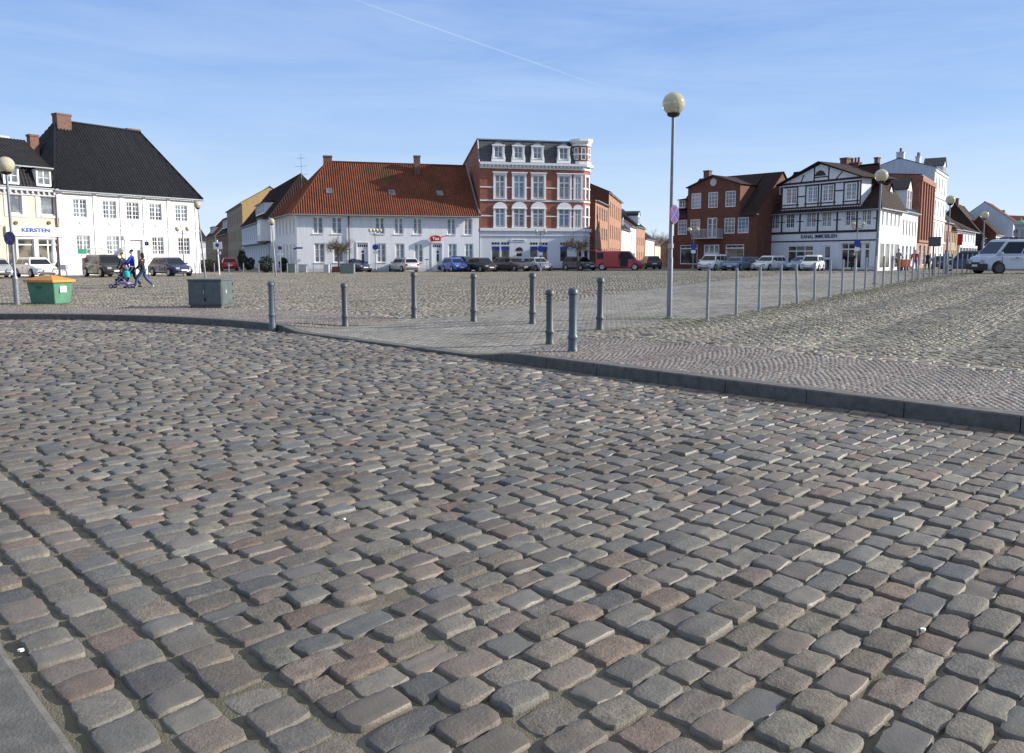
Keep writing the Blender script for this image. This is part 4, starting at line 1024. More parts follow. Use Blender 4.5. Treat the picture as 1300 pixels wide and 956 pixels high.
rb.build('roof', T_brown, root, recalc=False)
trim(root, 'verge_board', M_ltrim, [(L+.1, -.25, e-.12, L+.2, 0, e+.0)])
mb = MB(); mb.tube([(g0-.15, -.22, 9.44), (pk, -.22, 10.64), (g1+.2, -.22, 9.44)], .06, 6); mb.tube([(-.1, -.3, e-.03), (g0, -.3, e-.03)], .07, 6); mb.tube([(g1, -.3, e-.03), (L+.1, -.3, e-.03)], .07, 6); mb.build('gutter', M_dtrim, root)
mb = MB(); mb.lathe([(.42, -.06), (.36, -.02), (.2, 0)], 16, (pk, 0, 9.85), 'y'); mb.build('medallion', M_trim, root)
for i, q in enumerate(f2+f1): add_window(root, I4, q, 3, 4, M_paneblue if i % 3 == 0 else M_curt, fr=.09, y=.04)
add_window(root, I4, bdoor, 2, 3, M_curt, fr=.1, y=.04, name='balcony_door')
for q in gl: add_window(root, I4, q, 1, 1, M_shop, fr=.09, top=.82, y=.05, name='shop_window')
add_window(root, I4, gd, 3, 3, M_pane, fr=.12, y=.05, name='door', mun=.14)
mb = MB()
for q in gl:
    for k in range(3): mb.box(q[0]+.15+k*.7, .02, q[3]-.33, q[0]+.55+k*.7, .045, q[3]-.12)
mb.build('fanlight', M_black, root)
b0, b1 = F.x(884.5), F.x(918); mb = MB(); mb.box(b0, -1.0, 3.60, b1, -.003, 3.72); bal = mb.build('balcony', M_trim, root)
mb = MB(); mb.box(b0, -1.0, 4.62, b1, -.95, 4.68)
for x in np.arange(b0+.03, b1, .17): mb.box(x, -.99, 3.72, x+.05, -.965, 4.62)
for y in np.arange(-.9, 0, .17): mb.box(b0, y, 3.72, b0+.025, y+.03, 4.62); mb.box(b1-.025, y, 3.72, b1, y+.03, 4.62)
mb.box(b0, -.95, 4.62, b0+.05, -.003, 4.68); mb.box(b1-.05, -.95, 4.62, b1, -.003, 4.68); mb.build('railing', M_trim, bal)
dormer(root, F.x(858), .9, 7.2, 1.0, .45, 2.2, M_trim, T_brown, 1, 'flat'); chimney(root, F.x(886)-1.9, 4.4, 10.4, .75, .6, 1.35)
mb = MB(sideM(L, 0, R(90))); mb.box(4.4, -.07, 8.4, 5.1, -.003, 9.3); o = mb.build('gable_window', M_white, root)
mb = MB(sideM(L, 0, R(90))); mb.box(4.5, -.08, 8.5, 5.0, -.071, 9.2); mb.build('pane', M_pane, o)
# infill between the two, shade of the gap put into its dark wall
Fp = Face(PY(955, 340, 92.6), PY(973, 340, 92.9))
gable_house('gap_infill', 'narrow dark infill for the shaded gap between the brown brick and the half timbered house', Fp, 5, 6.1, 7.6, P['darkbrown'], T_dark, [], 'house', cornice=M_dtrim)
rfar = Face(PY(953, 340, 112), PY(984, 340, 104)); gable_house('brick_house', 'brick house showing only its roof dormer behind the dark gap', rfar, 9, 7.6, 11.3, P['orange'], T_brown, [], 'house')
# ---- half timbered house
F = Face(PY(968.5, 340, 89), PY(1114, 340, 77)); L = F.L; EV = 6.5; D = 9.3; SK = -3.7
U2 = [(996,1009.3), (1023,1035.7), (1042,1055.5), (1071.5,1084.6)]; U1 = [(977,988), (996.7,1007.4), (1022.5,1034.4), (1042.3,1054), (1072,1084), (1092.5,1104.4)]
f2 = [(F.x(p), 7.2, F.x(q), 8.85) for p, q in U2]; f1 = [(F.x(p), 4.65, F.x(q), 6.15) for p, q in U1]
gl = [(F.x(1000.3), .45, F.x(1033), 2.75), (F.x(1068.6), .45, F.x(1094.5), 2.95), (F.x(1098), .45, F.x(1104.5), 2.95)]; gd = (F.x(1046), .1, F.x(1055.5), 2.75)
g0, g1 = F.x(990.5), F.x(1091)
SLn = math.hypot(D, SK)
swin = [(x, 4.65, x+.75, 6.1) for x in (.8, 2.6, 4.4, 6.2, 8.0)]; sshop = [(.6, .4, 2.3, 3.0), (2.9, .4, 4.6, 3.0), (5.2, .1, 6.3, 3.0), (6.9, .4, 9.0, 3.0)]
root = gable_house('half_timbered_house', 'white half timbered house with dark beams and a wide gable over a shop', F, D, EV, 10.95, P['greywhite'], T_brown, f1, 'shop', over=.35, ridge_end=(0, 1.7), skew=(0, SK), rows=3, cols=4,
   holes=gl+[gd], right=swin, cornice=M_dtrim, chimneys=[(F.x(1071)-3.6, 4.7, 10.7, .8, .8, 1.3), (F.x(1091)-4.2, 4.7, 10.5, 1.1, .5, .9, 3)])
chimney(root, 9.6, 5.6, 9.8, .4, .4, 2.0)
mb = MB(); wallmesh(mb, g1, EV, 9.35, f2, x0=g0); pk = (g0+g1)/2
q = [(g0, 9.35), (g1, 9.35), (pk, 11.15)]; mb.face([(x, 0, z) for x, z in q], q)
for xx in (g0, g1): polywall(mb, [(0, EV-.2), (1.5, EV), (1.5, 9.3), (0, 9.35)], lambda y, z: (xx, y, z))
mb.build('gable_wall', P['greywhite'], root, recalc=False)
mb = MB(); xx = g1; polywall(mb, [(1.5, EV), (4.6, EV), (4.6, 9.3), (1.5, 9.3)], lambda y, z: (xx, y, z)); mb.build('tiled_cheek', T_brown, root, recalc=False)
for i, q in enumerate(f2): add_window(root, I4, q, 4, 4, (M_curt, M_paneblue, M_curt, M_curt)[i], fr=.09, y=.05)
rb = MB()
for xe in (g0-.45, g1+.55):
    zz = 9.35-(.45*1.8/((g1-g0)/2)); q = [(xe, -.45, zz+.12), (pk, -.45, 11.3), (pk, 5.2, 11.3), (xe, 5.2, zz+.12)]; rb.face(q, [(p[0], p[1]) for p in q]); q = [(p[0], p[1], p[2]-.12) for p in q]; rb.face(q, [(p[0], p[1]) for p in q])
    q = [(xe, -.45, zz), (pk, -.45, 11.18), (pk, -.45, 11.3), (xe, -.45, zz+.12)]; rb.face(q, [(p[0], p[2]) for p in q])
rb.build('gable_roof', T_brown, root, recalc=False)
tm = MB(); y0, y1 = -.035, -.003
def beam(x0, z0, x1, z1, w=.15):
    w *= 1.08
    if abs(x1-x0) < 1e-6: tm.box(x0-w/2, y0, z0, x0+w/2, y1, z1)
    elif abs(z1-z0) < 1e-6: tm.box(x0, y0-.004, z0-w/2, x1, y1, z0+w/2)
    else:
        d = Vector((x1-x0, 0, z1-z0)).normalized(); n = Vector((-d.z, 0, d.x))*w/2
        tm.prism([(x0+n.x, z0+n.z), (x1+n.x, z1+n.z), (x1-n.x, z1-n.z), (x0-n.x, z0-n.z)], y0-.001, y1, 'y')
for z in (4.12,): beam(0, z, L, z, .22)
beam(0, 3.22, L, 3.22, .12); beam(0, 6.42, L, 6.42, .16); beam(g0, 6.72, g1, 6.72, .16); beam(g0, 9.3, g1, 9.3, .20); beam(g0, 9.0, g1, 9.0, .10); 
for p in (971, 992, 1015, 1037.5, 1062, 1087, 1112.5):
    beam(F.x(p), 4.23, F.x(p), 6.34, .17); xx = F.x(p)
    for sgn in (-1, 1):
        if 0 < xx+sgn*.4 < L: beam(min(xx+sgn*.085, xx+sgn*.45), 5.3, max(xx+sgn*.085, xx+sgn*.45), 5.3, .08)
for p in (991.3, 1010.7, 1021, 1037, 1040.5, 1057.3, 1069, 1086.5, 1090.2): beam(F.x(p), 6.8, F.x(p), 9.0, .13)
for (x0, z0, x1, z1) in f2: beam(x0-.35, z0-.12, x1+.35, z0-.12, .10); beam(x0-.2, z1+.12, x1+.2, z1+.12, .16)
beam(F.x(1010.7), 7.9, F.x(1021), 7.9, .10); beam(F.x(1057.3), 8.2, F.x(1069), 8.2, .10)
for xx in (F.x(1031), F.x(1049)): beam(xx, 9.4, xx, 11.15-abs(xx-pk)*1.8/((g1-g0)/2)-.1, .13)
beam(F.x(1031), 9.72, F.x(1049), 9.72, .10)
beam(F.x(1014.5), 9.38, F.x(1021)-.3, 10.1, .10); beam(F.x(1058.5), 9.38, F.x(1066), 10.05, .10); beam(g0-.2, 9.34, pk, 11.1, .14); beam(pk, 11.1, g1+.2, 9.34, .14)
tm.build('timber_frame', M_timber, root)
mb = MB(); mb.prism([(pk-.7, 9.85), (pk+.7, 9.85), (pk+.45, 10.25), (pk, 10.42), (pk-.45, 10.25)], -.03, -.003, 'y'); mb.build('fan_window', M_black, root)
mb = MB(); mb.M = sideM(L, 0, math.atan2(D, SK))
for z in (4.12, 3.22, 6.42): mb.box(0, -.03, z-.06, SLn, -.003, z+.06)
for x in np.arange(.1, SLn, 1.8): mb.box(x, -.025, 4.18, x+.1, -.002, 6.36)
mb.build('side_timber_frame', M_trim, root)
for q in gl: add_window(root, I4, q, 3 if q[2]-q[0] > 1.5 else 1, 1, M_shop, fr=.09, top=.76, y=.08, name='shop_window', mun=.09)
add_window(root, I4, gd, 1, 2, M_pane, fr=.14, y=.08, name='door', mun=.2)
SM = sideM(L, 0, math.atan2(D, SK))
for i, q in enumerate(sshop):
    mb = MB(SM); mb.box(q[0], -.05, q[1], q[2], -.012, q[3]); o = mb.build('shop_window', M_ltrim, root); mb = MB(SM)
    mb.box(q[0]+.1, -.06, q[1]+.15, (q[0]+q[2])/2-.04, -.052, q[3]-.1); mb.box((q[0]+q[2])/2+.04, -.06, q[1]+.15, q[2]-.1, -.052, q[3]-.1); mb.build('pane', M_shop, o)
t = link('sign_lettering', text_mesh('KANAL IMMOBILIEN', .54, M_navy, .015, 'sign_lettering', sx=1.05, bold=.004), root)
t.rotation_euler = (R(90), 0, 0); t.location = ((F.x(1014)+F.x(1066))/2, -.03, 3.68)
t.scale = ((F.x(1066)-F.x(1014))/5.75, 1, 1)
mb = MB(); mb.box(0, -.05, -.3, gd[0]-.05, -.003, .32); mb.box(gd[2]+.05, -.05, -.3, L, -.003, .32); mb.build('plinth', M_dtrim, root)
mb = MB(); mb.box(gl[1][0], -.15, 2.97, gl[2][2], -.003, 3.12); mb.build('shop_canopy', M_ltrim, root)
# dormer on the street slope
dM = sideM(L, 0, math.atan2(D, SK)); dormer(root, 5.0, 1.5, 6.9, 1.4, .35, 2.0, M_white, T_brown, 1, 'gable', None, M=dM)
B9b = F.a+F.d*L
# ---- right street
M_pil = mat('brick_coloured_render', (.25, .10, .065), .8, .25)
p0 = PY(1141.5, 340, 85.6)
F = Face(p0, PY(1162, 340, 94))
root = gable_house('gabled_house', 'narrow white house with a pointed white dormer gable, next to the half timbered house', F, 9, 6.7, 10.4, P['white'], T_black, auto_windows(F.L, 5, [(3.9, 5.6)], .85, .4)+auto_windows(F.L, 4, [(.5, 2.8)], 1.5, .4), 'house')
dormer(root, F.L*.28, 3.0, 6.6, 2.4, .05, 3.2, M_white, T_black, 2, 'gable')
F = Face(PY(1162.5, 340, 94.3), PY(1180, 340, 104.3)); L = F.L
wz = [(4.3, 6.6), (7.2, 9.6)]; ws = auto_windows(L, 5, wz, .8, .5)
root = gable_house('brick_building', 'tall red brick building with brick pilasters and a flat parapet, between white houses', F, 10, 11.1, 11.5, P['orange'], T_dark, ws+auto_windows(L, 3, [(.6, 3.0)], 2.2, .5), 'building', gablewall=P['red'], over=.1)
mb = MB()
for i in range(6): x = .5+(L-1)*i/5; mb.box(x-.28, -.22, 3.6, x+.28, -.003, 10.4)
mb.box(0, -.3, 10.4, L, -.003, 11.0); mb.box(0, -.2, 3.3, L, -.003, 3.6); mb.build('pilaster', M_pil, root)
F = Face(PY(1180.4, 340, 104.6), PY(1196, 340, 114.6)); L = F.L
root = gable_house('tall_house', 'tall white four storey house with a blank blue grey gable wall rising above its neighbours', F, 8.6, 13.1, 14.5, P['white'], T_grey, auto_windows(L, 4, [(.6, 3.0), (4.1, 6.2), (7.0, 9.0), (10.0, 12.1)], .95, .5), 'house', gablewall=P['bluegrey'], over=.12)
chimney(root, .8, 4.3, 14.4, .9, .9, 1.0, 2, P['bluegrey']); chimney(root, 1.2, 2.2, 14.0, 1.4, .5, .7, 3, P['bluegrey'])
dormer(root, L*.55, 2.6, 12.6, 1.4, -.1, 2.4, M_white, T_grey, 2, 'gable')
trim(root, 'string_course', M_white, [(0, -.18, z, L, -.003, z+.2) for z in (3.4, 6.5, 9.4, 12.6)])
F, r_ = street_house('shop_house', 'low brick shop house with brown tiled roof behind the middle of the right street', 1197, 116.5, 1205, 122, 8, 6.8, 10.6, P['orange'], T_brown, 3, Z2); dormer(r_, F.L*.3, 2.2, 7.0, 1.4, .5, 3, M_wood, T_brown, 2, 'flat')
F, r_ = street_house('shop_house', 'brick shop house with a brown overhanging roof and a red flag on its wall', 1205.5, 122.3, 1213, 128, 8, 6.4, 10.6, P['tan'], T_brown, 3, Z2, over=.6)
mb = MB(); mb.box(F.L*.8, -.9, 3.4, F.L*.8+.05, -.2, 5.2); mb.build('flag', M_redp, r_)
F, r_ = street_house('shop_house', 'pale shop house with a white pillared ground floor, left of the parked white van', 1213.5, 128.3, 1236, 146, 8, 6.2, 8.4, P['palewhite'], T_brown, 6, [(4.0, 5.4)], 1.2, over=.6)
mb = MB()
for i in range(7): x = .3+(F.L-.6)*i/6; mb.box(x-.2, -.35, 0, x+.2, -.003, 3.1)
mb.box(0, -.4, 3.1, F.L, -.003, 3.5); mb.build('pillar', M_white, r_)
mb = MB()
for i in range(6): x = .3+(F.L-.6)*i/6; mb.box(x+.35, -.05, .4, x+(F.L-.6)/6-.35, -.003, 2.9)
mb.build('shop_window', M_shop, r_)
F, r_ = street_house('steep_roofed_house', 'house with a big dark brown steep roof and chimney left of the far lamp', 1246, 150, 1256, 161, 10, 5.4, 11.6, P['palewhite'], T_brown, 3, Z2, .9, gablewall=T_brown, chimneys=[(1.5, 5, 11.2, .9, .8, 1.5)])
F, r_ = street_house('small_gabled_house', 'small house with a white lit gable and brown roof beside the blue grey gable', 1262, 152, 1270, 160, 6, 6.0, 9.2, P['white'], T_brown, 3, Z2, .9, gablewall=T_oldred)
F, r_ = street_house('gabled_house', 'house with a large plain blue grey gable end above the parked white van', 1283, 161, 1292, 172, 10.5, 8.6, 12.7, P['palewhite'], T_oldred, 4, [(1, 2.6), (3.9, 5.4), (6.2, 7.6)], .9, gablewall=P['bluegrey'])
F, r_ = street_house('brown_roofed_house', 'house with dark brown roof and two chimneys partly hidden behind the blue grey gable', 1292, 186, 1302, 196, 9, 7.2, 11.4, P['palewhite'], T_brown, 3, Z2, .9, gablewall=P['brown'], chimneys=[(2, 4, 11, .9, .8, 1.5)])
tw = empty('round_tower', (*PY(1292.5, 340, 150)[:2], 0), 0, 'round pale tower with a small green copper dome beyond the white van', 'tower')
mb = MB(); mb.lathe([(.95, 0), (.95, 7.2), (1.05, 7.25), (1.05, 7.5)], 20); o = mb.build('wall', P['greystucco'], tw); 
mb = MB(); mb.lathe([(1.15, 7.5), (1.15, 7.7), (.95, 7.95), (.6, 8.25), (.1, 8.4), (.03, 8.9)], 20); mb.build('dome', mat('green_copper', (.16, .34, .27), .6, .15), tw, smooth=True)
mb = MB()
for k in range(6): a_ = R(60*k+200); mb.cbox((math.cos(a_)*.95, math.sin(a_)*.95, 6.0), (.3, .3, 1.2))
mb.build('window', M_pane, tw)
F, r_ = street_house('long_house', 'white house carrying on behind the parked van at the right edge', 1296, 172, 1340, 178, 9, 6.5, 10.5, P['white'], T_oldred, 8, Z2)
# ---- left street
def lstreet(*a, **k): return street_house(*a, **k)
F, r_ = lstreet('oriel_house', 'white house with roof dormers and a corner oriel, just left of the red roofed house', 308.5, 129, 345, 97, 9, 6.5, 12.0, P['palewhite'], T_brown, 13, [(.9, 2.9), (3.9, 5.6)], .95, ridge_end=(0, 4.2), right=[(2, 3.9, 2.9, 5.6), (5, 3.9, 5.9, 5.6)], skew=(0, 0))
dormer(r_, F.L*.45, 9.5, 7.3, 1.5, .5, 3.2, M_white, T_dark, 5, 'flat')
mb = MB(); mb.box(F.L-3.6, -1.1, 3.5, F.L-.4, -.003, 6.1); o = mb.build('oriel', M_ltrim, r_)
mb = MB(); mb.box(F.L-3.8, -1.2, 3.3, F.L-.2, 0, 3.5); mb.box(F.L-3.8, -1.2, 6.1, F.L-.2, 0, 6.3); mb.build('oriel_edge', M_dtrim, o)
mb = MB()
for k in range(3): mb.box(F.L-3.4+k*1.0, -1.12, 4.2, F.L-2.6+k*1.0, -1.10, 5.7)
mb.build('pane', M_pane, o)
trim(r_, 'dark_canopy', M_dtrim, [(2, -.5, 3.2, F.L-3.9, -.003, 3.35)])
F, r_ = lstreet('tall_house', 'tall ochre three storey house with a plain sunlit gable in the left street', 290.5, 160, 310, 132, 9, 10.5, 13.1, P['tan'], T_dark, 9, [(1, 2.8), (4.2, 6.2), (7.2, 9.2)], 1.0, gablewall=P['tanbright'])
F, r_ = lstreet('brick_house', 'rose brick house with a dark dormer roof deeper in the left street', 276, 183, 290, 162, 9, 6.4, 11.0, P['rosebrick'], T_dark, 6, Z2, 1.0, chimneys=[(F.L*.5, 4.5, 10.8, 1.2, 1, 1.2)]); dormer(r_, F.L*.4, 7, 7.6, 1.8, .6, 3.2, M_white, T_dark, 3, 'flat')
F, r_ = lstreet('gabled_house', 'brown gabled house with a strip of orange tiles far down the left street', 262, 212, 275, 186, 9, 6.6, 11.4, P['tan'], T_oldred, 7, Z2, 1.0, gablewall=P['tan']); dormer(r_, F.L*.3, 6, 7.4, 1.6, .6, 3.2, M_white, T_dark, 3, 'flat')
F, r_ = lstreet('end_house', 'dark roofed house closing the left street beside the white town house', 236, 214, 266, 222, 9, 6.0, 11.5, P['greystucco'], T_dark, 6, Z2, 1.0)

# ================================================================ vehicles
def paint(name, c, rough=.28, metal=0.0):
    m, t, b = newmat(name); b.inputs['Base Color'].default_value = (*c, 1); b.inputs['Roughness'].default_value = rough
    b.inputs['Metallic'].default_value = metal; b.inputs['Coat Weight'].default_value = .6; b.inputs['Coat Roughness'].default_value = .08
    tcn = nd(t, 'ShaderNodeTexCoord'); n = nd(t, 'ShaderNodeTexNoise'); n.inputs['Scale'].default_value = 2.2; n.inputs['Detail'].default_value = 5
    t.links.new(tcn.outputs['Object'], n.inputs['Vector'])
    mr = nd(t, 'ShaderNodeMapRange'); mr.inputs[3].default_value = rough-.06; mr.inputs[4].default_value = rough+.14
    t.links.new(n.outputs['Fac'], mr.inputs[0]); t.links.new(mr.outputs[0], b.inputs['Roughness'])
    return m
CP = dict(white=paint('white_car_paint', (.72, .72, .70)), silver=paint('silver_car_paint', (.42, .43, .45), .3, .35), black=paint('black_car_paint', (.012, .013, .016)),
    navy=paint('navy_car_paint', (.012, .022, .07)), blue=paint('bright_blue_car_paint', (.04, .13, .50)), brown=paint('brown_grey_car_paint', (.10, .085, .075), .3, .3),
    red=paint('red_car_paint', (.42, .012, .018)), green=paint('dark_teal_car_paint', (.018, .045, .055)), steel=paint('steel_blue_car_paint', (.13, .19, .29), .3, .2),
    grey=paint('dark_grey_car_paint', (.06, .065, .07), .3, .3), olive=paint('dark_bronze_car_paint', (.045, .038, .030), .3, .3), van=paint('van_silver_paint', (.46, .49, .54), .3, .15), light=paint('light_blue_paint', (.30, .40, .52), .3, .2))
M_tyre = mat('tyre_rubber', (.018, .018, .018), .85, .1); M_rim = mat('alloy_rim', (.42, .43, .44), .35, .05, metal=.7); M_hub = mat('dark_hubcap', (.06, .06, .065), .5, .1)
M_cglass = mat('car_glass', (.010, .014, .020), .12, .1, spec=.35); M_lamp = mat('headlamp_glass', (.33, .35, .37), .15, .05, spec=.8); M_tail = mat('tail_lamp', (.40, .01, .012), .2, .05)
M_plate = mat('number_plate', (.75, .75, .72), .4, .03); M_plastic = mat('black_plastic', (.022, .022, .024), .6, .1)
SPEC = dict(hatch=(4.0, 1.72, 1.47, 1.05, .55, .35, .12, .93), wagon=(4.5, 1.76, 1.48, 1.25, .65, .22, .10, .93), sedan=(4.4, 1.76, 1.42, 1.2, .75, .85, .65, .93),
            suv=(4.4, 1.82, 1.68, 1.05, .55, .25, .10, 1.02), mpv=(4.25, 1.76, 1.62, .80, .70, .22, .10, .98), van=(4.9, 1.92, 1.98, .62, .72, .06, .03, 1.12), small=(3.55, 1.62, 1.50, .75, .60, .25, .10, .92))
# length, width, height, bonnet length to windscreen foot, windscreen run, rear glass run, rear deck, belt height
def make_car(kind, col, label, cat='car', group='cars parked round the square', name='parked_car', rim=None, plate=True):
    Lc, Wc, Hc, bon, wsr, rwr, deck, belt = SPEC[kind]; p = CP[col]; h = Wc/2; F_ = Lc/2
    root = empty(name, (0, 0, 0), 0, label, cat, group)
    # stations along x: (x, half width, z bottom, z top)
    zb = .20; st = [(-F_, h*.80, .42, belt*.62), (-F_+.06, h*.92, .26, belt*.90), (-F_+max(.12, deck), h*.985, zb, belt*.985), (-F_*.45, h, zb, belt), (F_*.15, h, zb, belt*.985),
        (F_-bon, h*.99, zb, belt*.975), (F_-bon*.35, h*.95, zb, belt*.83 if kind != 'van' else belt*.86), (F_-.10, h*.86, .22, belt*.68), (F_, h*.70, .36, belt*.50)]
    mb = MB(); rings = []
    for x, w, z0, z1 in st:
        zm = z0+(z1-z0)*.55
        half = [(w*.90, z0), (w, z0+.10), (w*1.0, zm), (w*.97, z1-.10), (w*.90, z1-.015), (w*.55, z1+.015)]
        pts = half+[(-a, b) for a, b in half[::-1]]; rings.append([mb.pt((x, a, b)) for a, b in pts])
    n = len(rings[0])
    for A_, B_ in zip(rings, rings[1:]):
        for j in range(n): mb.f.append([A_[j], A_[(j+1) % n], B_[(j+1) % n], B_[j]])
    mb.f.append(rings[0][::-1]); mb.f.append(rings[-1])
    body = mb.build('body', p, root, smooth=True)
    for po in body.data.polygons: po.use_smooth = True
    xf0, xf1 = F_-bon, F_-bon-wsr; xr0, xr1 = -F_+deck+.02, -F_+deck+rwr
    wb, wt = h*.93, h*(.70 if kind != 'van' else .82); zr = Hc; zbt = belt-.04
    bot = [(xr0, zbt), (xf0, zbt)]; 
    mb = MB(); secs = []
    zs = [(zbt, 0, wb), (zr-.13, .86, wt+(wb-wt)*.14), (zr-.035, .98, wt*.97), (zr, 1.15, wt*.80)]
    for z, k, w in zs:
        a = xr0+(xr1-xr0)*min(k, 1)+(.12 if k > 1 else 0); b = xf0+(xf1-xf0)*min(k, 1)-(.16 if k > 1 else 0)
        secs.append([mb.pt(q) for q in ((a, -w, z), (b, -w, z), (b, w, z), (a, w, z))])
    for A_, B_ in zip(secs, secs[1:]):
        for j in range(4): mb.f.append([A_[j], A_[(j+1) % 4], B_[(j+1) % 4], B_[j]])
    mb.f.append(secs[-1]); cab = mb.build('cabin', p, root, bevel=.02)
    kt = .84; zt = zbt+(zr-.13-zbt)*.97; z0_ = belt+.035; kk = lambda z: (z-zbt)/(zr-.13-zbt)*.86
    def cx(end, z): return (xr0+(xr1-xr0)*kk(z)) if end == 'r' else (xf0+(xf1-xf0)*kk(z))
    def cw(z): return wb+(wt+(wb-wt)*.14-wb)*(z-zbt)/(zr-.13-zbt)
    # windscreen, rear window
    for nm, e, off in (('windscreen', 'f', .012), ('rear_window', 'r', -.012)):
        mb = MB(); a, b = cx(e, z0_)+off, cx(e, zt)+off; w0, w1 = cw(z0_)-.07, cw(zt)-.08
        q = [(a, -w0, z0_), (a, w0, z0_), (b, w1, zt), (b, -w1, zt)]; mb.face(q); mb.face([(x-off*.9, y, z) for x, y, z in q]); mb.build(nm, M_cglass, root, recalc=False)
    cuts = [.03, .50, .97] if kind not in ('van',) else [.03, .36, .66, .97]
    if kind in ('wagon', 'suv', 'mpv'): cuts = [.02, .26, .62, .97]
    for sgn in (-1, 1):
        for c0, c1 in zip(cuts, cuts[1:]):
            def X(c, z): return cx('r', z)+(cx('f', z)-cx('r', z))*c
            pad = .03; q = [(X(c0, z0_)+pad+.02, sgn*(cw(z0_)+.008), z0_), (X(c1, z0_)-pad, sgn*(cw(z0_)+.008), z0_), (X(c1, zt)-pad, sgn*(cw(zt)+.008), zt-.02), (X(c0, zt)+pad+.02, sgn*(cw(zt)+.008), zt-.02)]
            mb = MB(); mb.face(q); mb.face([(x, y-sgn*.007, z) for x, y, z in q]); mb.build('side_window', M_cglass, root, recalc=False)
        mb = MB(); mb.cbox((F_-bon-.25, sgn*(h+.07), belt+.06), (.12, .16, .13)); mb.build('mirror', p if col != 'white' else p, root, bevel=.02)
    wr = .31 if kind not in ('suv', 'van') else .345; fx, rx = F_-.80, -F_+.78
    mb = MB()
    for x in (fx, rx):
        for sgn in (-1, 1): mb.lathe([(wr+.06, 0), (wr+.06, .006*sgn)], 18, (x, sgn*(h*.985), wr+.02), 'y')
    mb.build('wheel_arch', M_plastic, root)
    for x in (fx, rx):
        for sgn in (-1, 1):
            mb = MB(); mb.lathe([(wr-.10, -.10), (wr-.02, -.11), (wr, -.07), (wr, .07), (wr-.02, .11), (wr-.10, .10)], 20, (x, sgn*(h-.06), wr), 'y'); w = mb.build('wheel', M_tyre, root, smooth=True)
            mb = MB(); mb.lathe([(wr-.10, 0), (wr-.11, .018*sgn), (.08, .008*sgn), (.05, .03*sgn)], 14, (x, sgn*(h+.045), wr), 'y'); mb.build('rim', rim or M_rim, w)
    for sgn in (-1, 1):
        mb = MB(); z = belt*.66; mb.box(F_-.20, sgn*h*.62-.16, z-.07, F_-.015, sgn*h*.62+.16, z+.08, ty=.02); mb.build('headlight', M_lamp, root, bevel=.015)
        mb = MB(); z = belt*.80; mb.box(-F_+.0, sgn*h*.76-.11, z-.12, -F_+.16, sgn*h*.76+.11, z+.10); mb.build('tail_light', M_tail, root, bevel=.015)
    mb = MB(); mb.box(F_-.13, -h*.42, belt*.50, F_-.0+.006, h*.42, belt*.60); mb.box(F_-.16, -h*.60, .26, F_-.01, h*.60, .38); mb.build('grille', M_plastic, root, bevel=.01)
    mb = MB(); mb.box(-F_-.01, -h*.75, .28, -F_+.2, h*.75, .44); mb.build('rear_bumper', M_plastic, root, bevel=.02)
    if plate:
        mb = MB(); mb.box(F_+.012, -.26, .42, F_+.024, .26, .53); mb.build('number_plate', M_plate, root); mb = MB(); mb.box(-F_-.03, -.26, belt*.62, -F_-.012, .26, belt*.62+.11); mb.build('number_plate', M_plate, root)
    mb = MB()
    for sgn in (-1, 1):
        for xd in (F_-bon-.35, (F_-bon-.35+rx+.35)/2): mb.box(xd-.008, sgn*(h+.001)-.004, .34, xd+.008, sgn*(h+.001)+.004, belt-.12)
        for xd in (F_-bon-1.25,): mb.box(xd, sgn*(h+.004)-.008, belt-.22, xd+.16, sgn*(h+.004)+.012, belt-.18)
    mb.build('door_seam', M_plastic, root)
    return root
def place(root, u, Y, deg, dz=0):
    p = at(u, Y); root.location = (p.x, p.y, p.z+dz); root.rotation_euler = (0, 0, R(deg)); return root
place(make_car('sedan', 'silver', 'pale silver car cut off by the left edge, in front of the cream shop'), -6, 56, -50)
place(make_car('hatch', 'white', 'white hatchback parked behind the green grit bin in front of the cream shop'), 46, 59, -38)
place(make_car('suv', 'olive', 'dark bronze off road car in front of the white town house, behind the walking group'), 134, 60, -42)
place(make_car('hatch', 'navy', 'navy hatchback parked at the right end of the white town house'), 217, 63, -38)
place(make_car('hatch', 'red', 'red hatchback parked in the left street between the thin posts', rim=M_hub), 291, 92, 112)
place(make_car('sedan', 'navy', 'dark blue saloon behind the small green box in front of the red roofed house'), 452, 84, -52)
place(make_car('wagon', 'silver', 'silver estate car seen from behind, alone before the red roofed house'), 511, 84, 125)
place(make_car('small', 'blue', 'small bright blue car in front of the right door with the red sign'), 577, 84, -60)
place(make_car('hatch', 'black', 'small dark car half hidden behind the small bright blue car'), 559, 88, -70)
place(make_car('mpv', 'green', 'dark teal people carrier behind the bright blue car'), 587, 88.5-2, -30)
place(make_car('hatch', 'black', 'black hatchback parked where the red roofed house meets the corner building'), 612, 83, -58)
place(make_car('wagon', 'brown', 'brown grey estate car under the arched door of the corner building'), 650, 84, -50)
place(make_car('hatch', 'silver', 'silver hatchback parked below the two globe lamp of the corner building'), 682, 84, -62)
place(make_car('hatch', 'grey', 'dark grey hatchback parked below the small bare tree of the corner building'), 736, 84, -55)
place(make_car('hatch', 'black', 'dark car seen from behind in the middle street, right of the red van'), 825, 90, 95)
place(make_car('mpv', 'white', 'white people carrier with its sunlit side, leftmost car before the brown brick house'), 905, 80.5, -128)
place(make_car('sedan', 'steel', 'steel blue car between the white people carrier and the white estate'), 935, 80, -124)
place(make_car('sedan', 'navy', 'dark car half hidden behind the white estate car'), 953, 83, -120)
place(make_car('wagon', 'white', 'white estate car parked at the left corner of the half timbered house'), 976, 79, -135)
place(make_car('small', 'white', 'small white car with dark grille before the shop window of the half timbered house'), 1031, 74.5, -122)
